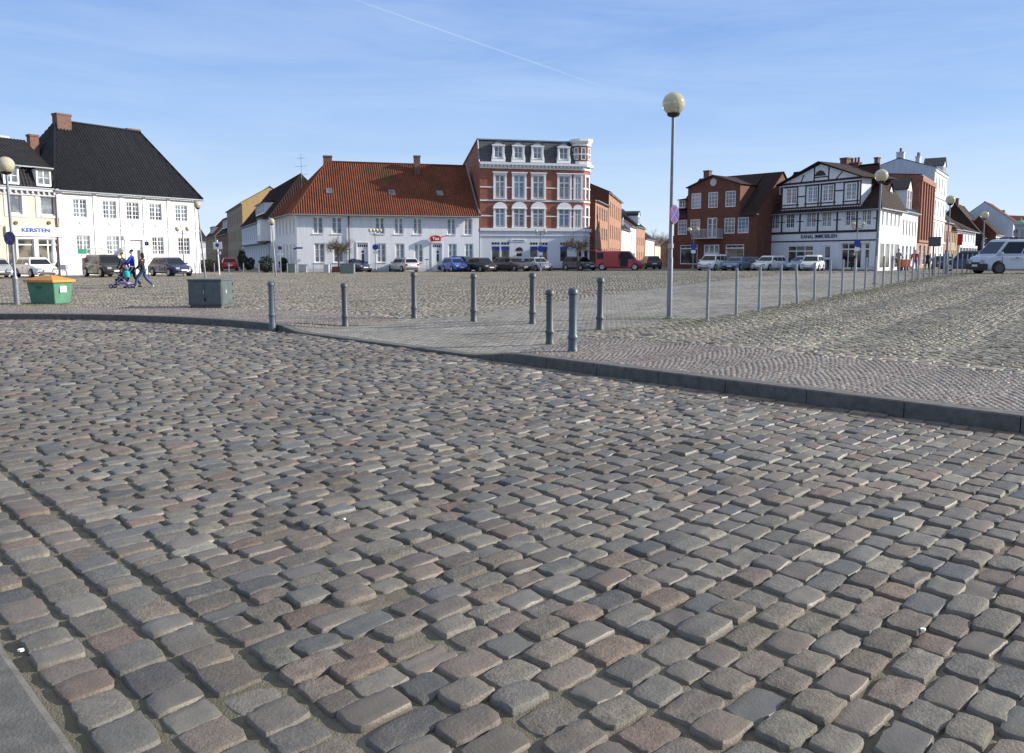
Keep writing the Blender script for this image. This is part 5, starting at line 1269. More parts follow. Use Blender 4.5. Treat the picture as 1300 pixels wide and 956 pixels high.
place(make_car('wagon', 'light', 'light blue estate car half hidden behind the small white car'), 1021, 78.5, -150)
place(make_car('hatch', 'navy', 'dark blue car parked in the right street behind the thin posts'), 1194, 92, 60)
place(make_car('suv', 'navy', 'dark car standing just ahead of the parked white van'), 1229, 66, 150)
# the white van at the right edge
van = make_car('van', 'van', 'silver white panel van parked at the right edge of the square', 'van', None, 'parked_van', rim=M_hub)
place(van, 1291, 46, 181)
mb = MB(); 
for sgn in (-1, 1): mb.box(-1.9, sgn*.72-.02, 2.0, 1.0, sgn*.72+.02, 2.05)
for x in (-1.7, -.6, .6): mb.box(x-.03, -.75, 2.05, x+.03, .75, 2.09); mb.box(x-.03, -.72, 1.97, x+.03, -.68, 2.05); mb.box(x-.03, .68, 1.97, x+.03, .72, 2.05)
mb.build('roof_rack', M_plastic, van)
mb = MB(); mb.box(1.95, -.90, .24, 2.47, .90, .60); mb.build('front_bumper', M_plastic, van, bevel=.06)
mb = MB()
for sgn in (1,): mb.box(.35, sgn*.965-.004, .80, 1.0, sgn*.965+.004, .93)
mb.build('door_sign', M_trim, van)
# the red van with its tailgate up and side door open
rv = make_car('van', 'red', 'red delivery van with raised tailgate and open side door beside the corner building', 'van', None, 'delivery_van', plate=False)
place(rv, 786, 83, -12)
mb = MB(); mb.box(-3.45, -.85, 2.0, -2.35, .85, 2.07, ); mb.build('tailgate', CP['red'], rv, bevel=.02)
mb = MB(); mb.box(-2.47, -.78, .55, -2.36, .78, 1.85); mb.build('cargo_shade_panel', M_inside, rv)  # this and the side panels are dark slabs painted as the shaded inside
mb = MB(); mb.box(.15, -.992, .38, .95, -.965, 1.86); mb.box(.15, .965, .38, .95, .992, 1.86); mb.build('side_shade_panel', M_inside, rv)
mb = MB(); mb.box(-1.55, -1.03, .36, -.0, -.985, 1.80); mb.build('sliding_door', CP['red'], rv, bevel=.02)
mb = MB()
for a, b, c in ((-2.9, -.5, .0), (-3.3, .2, .0), (-2.8, .5, .35)): pass
for i, (dx_, w_, h_) in enumerate(((-3.5, .55, .5), (-4.2, .6, .38))):
    q = place(empty('goods_crate', (0, 0, 0), 0, ('dark crate of goods stacked just behind the red van', 'low dark crate of goods farther behind the red van')[i], 'crate', None), 786, 83, -12)
    q.location = q.location+Vector((math.cos(R(-12))*dx_, math.sin(R(-12))*dx_, .15))
    mb = MB(); mb.box(-.3, -.4, 0, .3, .4, h_); 
    mb.build('crate_body', M_plastic, q, bevel=.01)
    mb = MB(); mb.box(-.33, -.43, h_, .33, .43, h_+.06); mb.build('crate_lid', M_hub, q)

# ================================================================ street furniture
M_boll = mat('bollard_paint', (.062, .070, .074), .5, .2, 9, .3, 50); M_bteal = mat('teal_bollard_paint', (.055, .090, .108), .45, .2, 9, .3, 50); M_btealL = mat('pale_teal_bollard_paint', (.095, .13, .145), .5, .2, 9, .3, 50)
def bollard(h, m, label):
    root = empty('bollard', (0, 0, 0), 0, label, 'bollard', 'cast iron bollards across the walkway')
    r_ = .066; mb = MB(); mb.lathe([(r_*1.22, -.15), (r_*1.22, .035), (r_*1.08, .05), (r_*1.08, h*.20), (r_*1.30, h*.205), (r_*1.34, h*.225), (r_*1.18, h*.25), (r_, h*.27), (r_*.97, h*.90)], 28)
    mb.build('post', m, root, smooth=True)
    mb = MB(); mb.lathe([(r_*1.02, h*.902), (r_*1.24, h*.905), (r_*1.28, h*.925), (r_*1.16, h*.94), (r_*1.12, h*.965), (r_*.95, h*.985), (r_*.55, h*.998), (.005, h)], 28); mb.build('cap', m, root, smooth=True)
    for o in KIDS[root.name]:
        bm = bmesh.new(); bm.from_mesh(o.data); bm.to_mesh(o.data); bm.free()
    return root
BL = [(346, 357, 412, M_btealL, 'pale teal bollard standing alone at the left, by the left kerb end'), (438.5, 359, 414, M_boll, 'dark grey bollard second from the left, between walkway and cobbles'),
      (526, 345, 404, M_boll, 'dark grey bollard third from the left in the middle of the walkway line'), (601.5, 347, 408, M_boll, 'dark grey bollard fourth from the left in front of the corner building'),
      (676, 346, 411, M_boll, 'dark grey bollard farthest back of the three close together'), (698, 367, 437, M_boll, 'dark grey bollard just left of the blue teal one by the kerb'),
      (727, 365, 446, M_bteal, 'largest bollard, blue teal, nearest the kerb'), (761.5, 352, 418.5, M_boll, 'dark grey bollard right of the blue teal one, before the tall lamp')]
for u, v0, v1, m, lab in BL:
    p = G(u, v1); h = (v1-v0)/FPX*p.y*1.0; b = bollard(h, m, lab); b.location = p; b.rotation_euler = (R(random.uniform(-.6, .6)), R(random.uniform(-.8, .8)), random.uniform(0, 6))
# thin steel posts
M_post = mat('thin_post_steel', (.25, .26, .29), .45, .15, 10, metal=.5)
def thin_post(h, r_=.034):
    mb = MB(); mb.tube([(0, 0, -.2), (0, 0, h)], r_, 12); root = empty('thin_post', (0, 0, 0)); mb.build('post', M_post, root, smooth=False); mb = MB(); mb.lathe([(r_*1.05, h-.03), (r_*1.05, h), (.01, h+.015)], 12); mb.build('cap', M_post, root); mb = MB(); mb.lathe([(r_*1.9, -.05), (r_*1.9, .012), (r_*1.1, .03)], 12); mb.build('foot', M_post, root); return root
TP = [(899,407),(936,399),(964.8,392.6),(991.3,387),(1013.6,382.7),(1034.8,378.4),(1053.6,375.5),(1069.5,372),(1085,368.7),(1098.6,367),(1111.4,364.5),(1121.4,362),(1132,360),(1141,358.5),(1149.8,357),(1158.4,355.6),(1165.8,354),(1173,352.5),(1180,351.3),(1186,350.8),(1191.7,350),(1197.4,348.9),(1202.5,348.0),(1208,347.4)]
ORD = ['first','second','third','fourth','fifth','sixth','seventh','eighth','ninth','tenth','eleventh','twelfth','thirteenth','fourteenth','fifteenth','sixteenth','seventeenth','eighteenth','nineteenth','twentieth','twenty first','twenty second','twenty third','twenty fourth','twenty fifth','twenty sixth','twenty seventh','twenty eighth','twenty ninth','thirtieth','thirty first','thirty second','thirty third','thirty fourth']
tp0 = thin_post(1.12)
pp = G(899, 407); pe = G(1111.4, 364.5); dirp = (pe-pp); dirp.z = 0; step = dirp/10
def tpl(i): return f"thin grey steel post, {ORD[i]} from the tall lamp along the walkway edge"
for i in range(33):
    u = TP[i][0] if i < len(TP) else None
    q = pp+step*i if i <= 10 else pp+step*10+step*1.06*(i-10)
    if u is not None:       # slide along the row so that each stands where it is seen
        d = ray(u, 350); kx = d.x/d.y; den = step.x-kx*step.y
        t_ = (kx*pp.y-pp.x)/den; q = pp+step*t_; last = t_; 
    else: last += 1.15; q = pp+step*last
    o = tp0 if i == 0 else copy_tree(tp0); o.location = (q.x, q.y, H(q.x, q.y)); tag(o, tpl(i) if i != 4 else 'thin grey steel post leaning to the left, fifth from the tall lamp', 'post', 'thin steel posts along the right edge of the walkway')
    o.rotation_euler = (R(random.uniform(-1.2, 1.2)), R(random.uniform(-1.0, 1.0)), 0)
    if i == 4: o.rotation_euler = (0, R(-4), 0)
LP_ = [(247.5, 'beside the right corner of the white town house'), (253, 'just left of the leaning globe lamp'), (272, 'left of the no stopping sign board'), (290.5, 'in front of the red hatchback'), (309, 'before the ochre house in the left street'),
       (328.5, 'before the oriel house'), (346.5, 'left of the globe lamp of the left street'), (364.5, 'right of the round no stopping sign'), (398, 'at the left windows of the red roofed house'), (419.5, 'left of the small bare tree planter')]
for u, txt in LP_:
    o = copy_tree(tp0); p = at(u, 70); o.location = p; o.scale = (1.25, 1.25, .88); tag(o, 'short thin post '+txt, 'post', 'thin posts closing off the left street')
# lamps
M_globe, tg, bg_ = newmat('lamp_globe'); bg_.inputs['Base Color'].default_value = (.62, .57, .38, 1); bg_.inputs['Roughness'].default_value = .12; bg_.inputs['Transmission Weight'].default_value = .35; bg_.inputs['Subsurface Weight'].default_value = .0; bg_.inputs['Coat Weight'].default_value = .5
def no_stopping(parent, z, r_, rz, faded=False, yoff=-.07):
    M = Matrix.Translation((0, 0, z)) @ Matrix.Rotation(rz, 4, 'Z')
    rd = M_signrust if faded else M_signred
    mb = MB(M); mb.lathe([(r_, yoff-.012), (r_, yoff)], 32, (0, 0, 0), 'y'); s_ = mb.build('no_stopping_sign', rd, parent)
    for k in range(4):
        a0 = R(45+90*k+10); a1 = R(45+90*(k+1)-10); rr = r_*.86; c = r_*.15; am = (a0+a1)/2
        pts = [(c*math.cos(am), c*math.sin(am))]+[(rr*math.cos(a0+(a1-a0)*i/6), rr*math.sin(a0+(a1-a0)*i/6)) for i in range(7)]
        mb = MB(M); mb.prism(pts, yoff-.018, yoff-.0125, 'y'); mb.build('blue_quadrant', M_blue, s_)
    mb = MB(M)
    mb.lathe([(r_*.985, yoff+.001), (r_*.985, yoff+.005)], 32, (0, 0, 0), 'y'); mb.build('sign_back', M_steel, s_)
    mb = MB(M); mb.box(-.03, yoff+.005, -.05, .03, .03, .05); mb.build('clamp', M_steel, s_)
    return s_
M_signrust = mat('faded_sign_rim', (.20, .12, .045), .6, .2)
M_lpost = mat('lamp_post_steel', (.20, .21, .235), .45, .15, 10, metal=.4)
def globe_lamp(label, u, v, htop, rg=.245, lower=.40, lean=0, Y=None, name='street_lamp'):
    p = G(u, v) if Y is None else at(u, Y); root = empty(name, p, 0, label, 'street lamp', 'single globe lamps of the square')
    hp = htop-rg*1.0-p.z
    mb = MB(); mb.lathe([(.105, -.1), (.105, .03), (.062, .05), (.060, hp*lower), (.048, hp*lower+.04), (.040, hp*.7), (.036, hp-.02)], 20); mb.build('pole', M_lpost, root, smooth=True)
    mb = MB(); mb.lathe([(.04, hp-.06), (.12, hp-.03), (.15, hp+.02), (.13, hp+.035)], 20); mb.build('lamp_holder', M_black, root, smooth=True)
    mb = MB(); n = 14; mb.lathe([(max(.004, rg*math.sin(math.pi*i/n)), hp+rg*.97-rg*math.cos(math.pi*i/n)) for i in range(1, n)]+[(.003, hp+rg*1.97)], 28); g = mb.build('globe', M_globe, root, smooth=True)
    mb = MB(); mb.lathe([(.03, hp+.03), (.045, hp+.1), (.045, hp+.26), (.02, hp+.3)], 10); mb.build('bulb', M_white, g)
    root.rotation_euler = (0, R(lean), 0)
    return root, p, hp
r1, p, hp = globe_lamp('tall globe lamp with a round no stopping sign, nearest lamp, in mid square', 849.5, 404.5, PY(850, 131, G(849.5, 404.5).y).z, .25, .3)
no_stopping(r1, 1.6+(326-273)*p.y/FPX-p.z, .21, R(50))
mb = MB(); mb.tube([(0, 0, 1.95-.35), (0, 0, 2.0-.3)], .066, 16); mb.build('pole_band', M_steel, r1)
r2, p, hp = globe_lamp('globe lamp beside the green grit bin, with a faded round sign', 22, 387, PY(12, 209, G(22, 387).y).z, .245, .13, lean=-1.0)
no_stopping(r2, 1.6+(326-303)*p.y/FPX-p.z, .21, R(-12), True)
mb = MB(); mb.lathe([(.085, 0), (.085, hp*.20), (.062, hp*.22)], 16); mb.build('pole_sleeve', M_lpost, r2)
globe_lamp('leaning globe lamp behind the dark grey cabinet', 260.5, 350, 1.6+65*56/FPX, .25, .5, lean=-4.2, Y=56)
globe_lamp('globe lamp at the entrance of the left street, before the oriel house', 350, 349, 1.6+44.5*64/FPX, .25, .5, lean=-3.0, Y=64)
globe_lamp('globe lamp in front of the half timbered house corner, among the thin posts', 1111.5, 358, 1.6+101*31.6/FPX, .25, .5, Y=31.6, lean=.8)
globe_lamp('globe lamp before the tall white and brick houses of the right street', 1200.5, 347, 1.6+71*45/FPX, .255, .5, Y=45, lean=.8)
globe_lamp('globe lamp rising behind the nose of the parked white van', 1246, 347, 1.6+52*54/FPX, .25, .5, Y=54)
def cluster_lamp(u, Y, vg, label, ng=4, sign=None, spread=.55):
    p = at(u, Y); z = 1.6+(326-vg)*Y/FPX-p.z; root = empty('cluster_lamp', p, 0, label, 'street lamp', 'old style lamps with several globes')
    mb = MB(); mb.lathe([(.10, -.1), (.10, .3), (.06, .4), (.045, z*.6), (.035, z-.05)], 12); mb.build('pole', M_lpost, root, smooth=True)
    for k in range(ng):
        if ng == 2: dx_, dy_ = (-spread, spread)[k], 0
        else: a = 2*math.pi*(k+.3)/ng; dx_, dy_ = spread*math.cos(a), spread*math.sin(a)
        mb = MB(); mb.tube([(0, 0, z-.35), (dx_*.6, dy_*.6, z-.42), (dx_, dy_, z-.36), (dx_, dy_, z-.2)], .022, 6); a_ = mb.build('arm', M_black, root)
        mb = MB(); rg = .19; mb.lathe([(max(.004, rg*math.sin(math.pi*i/10)), z-rg*math.cos(math.pi*i/10)) for i in range(1, 10)]+[(.003, z+rg)], 16, (dx_, dy_, 0)); mb.build('globe', M_globe, root, smooth=True)
    if sign:
        zs_ = 1.6+(326-sign)*Y/FPX-p.z; mb = MB(); mb.lathe([(.30, -.075), (.30, -.06)], 20, (0, 0, zs_), 'y'); s_ = mb.build('blue_sign', M_blue, root)
        mb = MB(); mb.box(-.22, -.075, zs_-.68, .22, -.06, zs_-.36); mb.build('small_plate', M_white, root)
cluster_lamp(477, 82, 293, 'four globe lamp before the red roofed house with a blue sign', 4, 314)
cluster_lamp(686, 82, 294, 'two globe lamp before the corner building with a round blue sign', 2, 316, .45)
cluster_lamp(879.5, 79, 292, 'globe cluster lamp before the brown brick house with a blue sign', 4, 313)
cluster_lamp(1086.5, 70, 285, 'globe cluster lamp before the half timbered shop with a small blue sign', 4, 309)
cluster_lamp(233.5, 66, 291, 'small two globe lamp before the right windows of the white town house', 2, None, .42)
# sign posts
def sign_post(u, Y, vtop, label, plates, m=M_steel, r_=.035, lean=0, cat='sign'):
    p = at(u, Y); z = 1.6+(326-vtop)*Y/FPX-p.z; root = empty('sign_post', p, 0, label, cat)
    mb = MB(); mb.tube([(0, 0, -.1), (0, 0, z)], r_, 8); mb.build('pole', m, root)
    for kind, du, v, w, h, mm in plates:
        x = du*Y/FPX; zz = 1.6+(326-v)*Y/FPX-p.z; w_, h_ = w*Y/FPX, h*Y/FPX; mb = MB()
        if kind == 'ns': no_stopping(root, zz, w_/2, 0)
        elif kind == 'disc': mb.lathe([(w_/2, -.06), (w_/2, -.045)], 20, (x, 0, zz), 'y'); mb.build('round_sign', mm, root)
        else: mb.box(x-w_/2, -.06, zz-h_/2, x+w_/2, -.04, zz+h_/2); mb.build('sign_panel', mm, root)
    root.rotation_euler = (0, R(lean), 0); return root
sign_post(278.5, 68, 305, 'white sign board with a round no stopping sign on a leaning pale pole', [('box', .5, 312, 11, 9, M_white), ('ns', 0, 311.5, 4.6, 0, None), ('box', 2, 321, 4, 4, M_white)], M_white, .05, lean=-2)
sign_post(356.5, 66, 310, 'round no stopping sign on a pale plate before the side of the red roofed house', [('box', 0, 323, 7, 3, M_white), ('ns', 0, 315, 5.2, 0, None)], M_steel)
sign_post(377.5, 72, 309, 'blue arrow street name sign at the corner of the red roofed house', [('box', 3, 315, 9, 2.2, M_bluet), ('box', -2.5, 316, 3.5, 2, M_bluet)], M_steel)
sp = sign_post(188, 64, 306, 'blue and white parking sign before the white town house', [('box', 0, 309.5, 5.2, 5, M_blue)], M_steel)
t = link('sign_lettering', text_mesh('P', .24, M_white, .004, 'sign_lettering'), sp); t.rotation_euler = (R(90), 0, 0); t.location = (0, -.066, 1.6+(326-309.5)*64/FPX-H(*at(188, 64)[:2]))
sign_post(1184, 40, 301, 'pair of dark board backs on a pole among the thin posts', [('box', -3.9, 307, 7.6, 12, M_boll), ('box', 4.1, 307, 7.8, 12, M_boll)], M_boll, .035)
sign_post(1246.8, 60, 304, 'post carrying four dark round signs, left of the white van', [('disc', -1.9, 307, 4, 4, M_boll), ('disc', 2, 306.5, 4, 4, M_boll), ('disc', -1.9, 311, 4, 4, M_boll), ('disc', 2, 311, 4, 4, M_boll)], M_boll)
sign_post(542, 84, 329.5, 'low stand with a red top panel left of the right hand door', [('box', 0, 329.5, 5, 1.2, M_redp)], M_steel)
# grit bin
M_green = mat('green_grp', (.075, .215, .13), .65, .2, 5, .2, 30); M_orange = mat('orange_grp', (.56, .25, .035), .5, .18, 4, .2, 30)
p = G(69, 386.5)
gb = empty('grit_bin', p, R(-24), 'green grit bin with an orange hipped lid beside the left globe lamp', 'grit bin')
s_ = p.y/24.0; lx, ly, hh = 1.22*s_, .66*s_, .68*s_
mb = MB(); x0, x1, y0, y1 = -lx, 0, 0, ly; k = .07
B_ = [(x0+k, y0+k), (x1-k, y0+k), (x1-k, y1-k), (x0+k, y1-k)]; T_ = [(x0, y0), (x1, y0), (x1, y1), (x0, y1)]
lo_ = [mb.pt((a, b, 0)) for a, b in B_]; hi_ = [mb.pt((a, b, hh)) for a, b in T_]
mb.f.append(lo_[::-1]); mb.f.append(hi_)
for j in range(4): mb.f.append([lo_[j], lo_[(j+1) % 4], hi_[(j+1) % 4], hi_[j]])
mb.build('bin_body', M_green, gb, bevel=.03)
mb = MB(); o_ = .06; e_ = [(x0-o_, y0-o_), (x1+o_, y0-o_), (x1+o_, y1+o_), (x0-o_, y1+o_)]
A_ = [mb.pt((a, b, hh-.03)) for a, b in e_]; B2 = [mb.pt((a, b, hh+.05)) for a, b in e_]; T2_ = [mb.pt(q) for q in ((x0+.42, y0+.26, hh+.19), (x1-.42, y0+.26, hh+.19), (x1-.42, y1-.26, hh+.19), (x0+.42, y1-.26, hh+.19))]
for r0, r1_ in ((A_, B2), (B2, T2_)):
    for j in range(4): mb.f.append([r0[j], r0[(j+1) % 4], r1_[(j+1) % 4], r1_[j]])
mb.f.append(T2_); mb.f.append(A_[::-1]); mb.build('lid', M_orange, gb, bevel=.015)
mb = MB(); mb.box(x1+.003-.02, .22, hh*.52, x1+.006, .44, hh*.8); mb.build('sticker', M_plate, gb)
mb = MB(); mb.box(x0+.45, -.012, hh*.70, x0+.68, .004, hh*.80); mb.build('recess_shade', mat('shaded_green', (.02, .10, .05), .6), gb)  # flat plate, the shade of a hand recess put into a darker green
# grey cabinet
M_cab = mat('cabinet_paint', (.088, .108, .108), .55, .25, 5, .2, 40)
p = G(282, 391); s_ = p.y/FPX; w_, h_, d_ = 43*s_, 36.5*s_, .92
cb = empty('power_cabinet', p, R(-2), 'low dark grey steel power cabinet with doors, left of the pale teal bollard', 'cabinet')
mb = MB(); mb.box(-w_+.03, .03, -.05, -.03, d_-.03, .10); mb.build('base', mat('cabinet_base', (.10, .10, .10), .8), cb)
mb = MB(); mb.box(-w_, 0, .08, 0, d_, h_-.05); mb.build('cabinet_body', M_cab, cb, bevel=.01)
mb = MB(); mb.box(-w_-.025, -.025, h_-.05, .025, d_+.025, h_); mb.build('lid', M_cab, cb, bevel=.012)
for a, b in ((-w_+.02, -w_/2-.005), (-w_/2+.005, -.02)):
    mb = MB(); mb.box(a, -.012, .12, b, .002, h_-.08); dd = mb.build('door', M_cab, cb, bevel=.004)
    mb = MB(); mb.box(b-.02 if a < -w_*.6 else a, -.024, .2, b if a < -w_*.6 else a+.02, -.011, .3); mb.build('hinge', M_black, dd)
mb = MB(); mb.box(-w_/2-.04, -.03, h_*.48, -w_/2-.015, -.012, h_*.62); mb.build('lock', M_steel, cb)
mb = MB(); mb.box(-.003, .05, .12, .012, d_-.05, h_-.08); dd = mb.build('door', M_cab, cb, bevel=.004)
for z in (.2, h_*.5, h_-.2): mb = MB(); mb.box(.012, d_-.12, z, .024, d_-.08, z+.08); mb.build('hinge', M_black, dd)
mb = MB(); mb.box(.012, .25, h_*.5, .03, .29, h_*.62); mb.build('lock', M_plate, dd)
def small_box(name, u, Y, wpx, vtop, d, m, label, cat, rz=0, legs=False):
    p = at(u, Y); w = wpx*Y/FPX; h = 1.6+(326-vtop)*Y/FPX-p.z
    rt = empty(name, p, R(rz), label, cat); mb = MB(); mb.box(-w/2, 0, -.05, w/2, d, h-.05); mb.build('box_body', m, rt, bevel=.01)
    mb = MB(); mb.box(-w/2-.03, -.03, h-.05, w/2+.03, d+.03, h); mb.build('lid', m, rt, bevel=.01)
    mb = MB(); mb.box(-w/2+.05, -.012, .1, w/2-.05, -.0, h-.12); mb.build('door', m, rt)
    return rt
M_gbox = mat('grey_green_box', (.17, .21, .19), .6, .15)
small_box('cable_box', 440.5, 74, 17.5, 334.5, .6, M_gbox, 'grey green cable box in front of the dark blue saloon and small bare tree', 'cable box')
small_box('cable_box', 414, 79, 6.5, 335.5, .4, M_trim, 'small pale grey box against the left part of the red roofed house', 'cable box')
small_box('cable_box', 370, 78, 9, 335, .5, M_gbox, 'grey box at the side wall of the red roofed house', 'cable box')
small_box('cable_box', 384, 80.5, 10, 335.5, .3, M_trim, 'low pale wall box right of the street name sign', 'cable box')
small_box('planter', 427, 80, 11, 338.5, 1.4, M_wood, 'brown wooden planter at the foot of the left small bare tree', 'planter')
small_box('planter', 657-2, 86.4-.7, 6, 337.5, .5, M_trim, 'small grey planter at the arched door of the corner building', 'planter')

# ================================================================ bushes, trees
M_leaf = mat('dark_conifer_leaf', (.018, .035, .014), .8, .3, 4); M_bark = mat('tree_bark', (.10, .075, .05), .9, .25, 9, .5, 40); M_twig = mat('bare_twigs', (.13, .105, .072), .9, .2, 5)
def bush(u, Y, w, h, label, name='bush', col=None):
    p = at(u, Y); rt = empty(name, p, 0, label, 'bush', None); V = MB()
    rr = np.random.default_rng(int(u))
    for i in range(1500):
        d = rr.normal(0, 1, 3); d /= np.linalg.norm(d); q = rr.uniform(.55, 1.0)**.5*(1+.15*math.sin(d[0]*7+d[2]*5))
        c = Vector((d[0]*w/2*q, d[1]*w/2*q, h*.5+d[2]*h*.5*q)); a = Vector(rr.normal(0, .06, 3)); b = Vector(rr.normal(0, .06, 3)); V.face([c, c+a, c+a+b, c+b])
    V.build('foliage', col or M_leaf, rt, recalc=False); mb = MB(); mb.tube([(0, 0, -.1), (0, 0, h*.5)], .04, 6); mb.build('stem', M_bark, rt)
bush(337.5, 80, 1.4, 1.6, 'dark round evergreen bush before the oriel house wall')
bush(316, 96, 1.3, 1.5, 'dark clipped bush left of the oriel house door')
bush(307.5, 98, .9, 2.4, 'slim dark conifer in a tub at the corner of the ochre house')
bush(360, 84, .8, 1.4, 'small dark bush behind the round no stopping sign')
bush(258, 84, 2.4, 1.3, 'brownish bare hedge bush in front of the left street, behind the leaning lamp', 'hedge', M_twig)
bush(270, 84, 2.0, 1.2, 'brownish bare hedge bush beside the red hatchback', 'hedge', M_twig)
def branch(mb, p, d, L, r_, lv, rr, up=.15):
    n = 3; pts = [p]; q = p.copy(); dd = d.copy()
    for i in range(n):
        dd = (dd+Vector(rr.normal(0, .16, 3))+Vector((0, 0, up*.3))).normalized(); q = q+dd*L/n; pts.append(q.copy())
    mb.tube(pts, [r_*(1-.6*i/n) for i in range(n+1)], 5 if lv < 2 else 3, cap=False)
    if lv < 3:
        for k in range(5 if lv else 8):
            t_ = rr.uniform(.35, 1); b = pts[int(t_*n)]; nd_ = (dd*.7+Vector(rr.normal(0, .6, 3))).normalized(); branch(mb, b, nd_, L*rr.uniform(.45, .7), r_*.42, lv+1, rr, up)
def pollard(u, Y, label, seed, dark):
    p = at(u, Y); rt = empty('pollard_tree', p, 0, label, 'tree', 'small bare trees before the houses'); rr = np.random.default_rng(seed)
    mb = MB(); mb.tube([(0, 0, -.1), (.03, 0, .9), (-.02, 0, 2.0), (0, 0, 2.35)], [.11, .085, .075, .09], 10); mb.build('trunk', M_bark, rt, smooth=True)
    mb = MB()
    for k in range(12):
        a = 2*math.pi*k/12+rr.uniform(-.2, .2); el = rr.uniform(.0, .55); d = Vector((math.cos(a)*math.cos(el), math.sin(a)*math.cos(el), math.sin(el))); branch(mb, Vector((0, 0, 2.3)), d, rr.uniform(1.1, 1.5), .05, 0, rr, .04)
    mb.build('crown', M_twig if not dark else M_bark, rt, recalc=False)
pollard(430, 80.5, 'bare pollarded tree with brown twigs in front of the red roofed house', 3, False)
pollard(733, 82, 'bare pollarded tree in front of the right windows of the corner building', 5, True)
def bare_tree(u, Y, h, label, seed):
    p = at(u, Y); p.z = 0; rt = empty('bare_tree', p, 0, label, 'tree', 'bare trees beyond the middle street'); rr = np.random.default_rng(seed)
    mb = MB(); mb.tube([(0, 0, -.3), (.1, 0, h*.25), (0, 0, h*.5)], [.28, .22, .14], 8); mb.build('trunk', M_bark, rt, smooth=True); mb = MB()
    for k in range(9): a = rr.uniform(0, 6.28); el = rr.uniform(.4, 1.3); branch(mb, Vector((0, 0, h*rr.uniform(.25, .5))), Vector((math.cos(a)*math.cos(el), math.sin(a)*math.cos(el), math.sin(el))), h*.36, .10, 0, rr)
    mb.build('crown', mat('pale_twigs', (.22, .19, .16), .9, .15), rt, recalc=False)
bare_tree(841, 225, 10, 'pale bare tree at the end of the middle street, left one', 8); bare_tree(850, 215, 8, 'pale bare tree behind the low brick building', 9); bare_tree(833, 245, 11, 'pale bare tree farthest back behind the dark gabled house', 10)

# ================================================================ cafe bits on the left
p = at(69.5, 61.5); pr = empty('closed_parasol', p, 0, 'closed white parasol in front of the cream shop', 'parasol')
mb = MB(); mb.tube([(0, 0, 0), (0, 0, 3.1)], .03, 8); mb.build('pole', M_white, pr); mb = MB(); mb.lathe([(.05, .9), (.17, 1.1), (.19, 1.7), (.12, 2.3), (.16, 2.45), (.07, 2.9), (.02, 3.05)], 9); mb.build('canopy', M_ltrim, pr)
mb = MB(); mb.box(-.3, -.3, -.02, .3, .3, .08); mb.build('base', M_trim, pr)
p = at(154.5, 62); pr = empty('tilted_parasol', p, 0, 'folded pale parasol leaning by the white town house, behind the walking group', 'parasol')
mb = MB(); mb.tube([(-.3, 0, 0), (-.1, 0, 1.6)], .03, 8); mb.build('pole', M_white, pr); mb = MB(); mb.tube([(-.7, 0, 1.45), (-.3, 0, 1.75), (.15, 0, 2.1), (.45, 0, 2.25)], [.05, .2, .2, .06], 9); mb.build('canopy', M_ltrim, pr)
p = at(126, 66); ar = empty('entrance_arch', p, R(30), 'low white arch frame with a green and a red pennant before the white town house', 'arch')
mb = MB(); mb.tube([(-1.2, 0, 0), (-1.2, 0, 1.7)]+[(-1.2*math.cos(math.pi*i/8), 0, 1.7+.55*math.sin(math.pi*i/8)) for i in range(1, 8)]+[(1.2, 0, 1.7), (1.2, 0, 0)], .05, 8); mb.build('frame', M_ltrim, ar)
mb = MB(); mb.box(-1.5, -.08, 1.75, -.85, -.06, 2.15); mb.build('pennant', mat('green_cloth', (.05, .35, .20), .8), ar)
mb = MB(); mb.box(-1.15, -.08, 1.0, -.85, -.06, 1.45); mb.build('pennant', M_redp, ar)
for i, (u, Y) in enumerate(((78, 61.5), (84, 62.5))):
    p = at(u, Y); ct = empty('cafe_chair', p, R(40*i), ('grey metal cafe chair right of the closed parasol', 'grey metal cafe chair farther right by the shop downpipe')[i], 'chair', None)
    mb = MB(); mb.box(-.22, -.22, .43, .22, .22, .46); mb.build('seat', M_trim, ct); mb = MB(); mb.box(-.22, .2, .5, .22, .23, .9); mb.build('backrest', M_trim, ct)
    for a in (-.2, .2):
        for b in (-.2, .2): mb = MB(); mb.tube([(a, b, 0), (a, b, .43)], .015, 6); mb.build('leg', M_steel, ct)

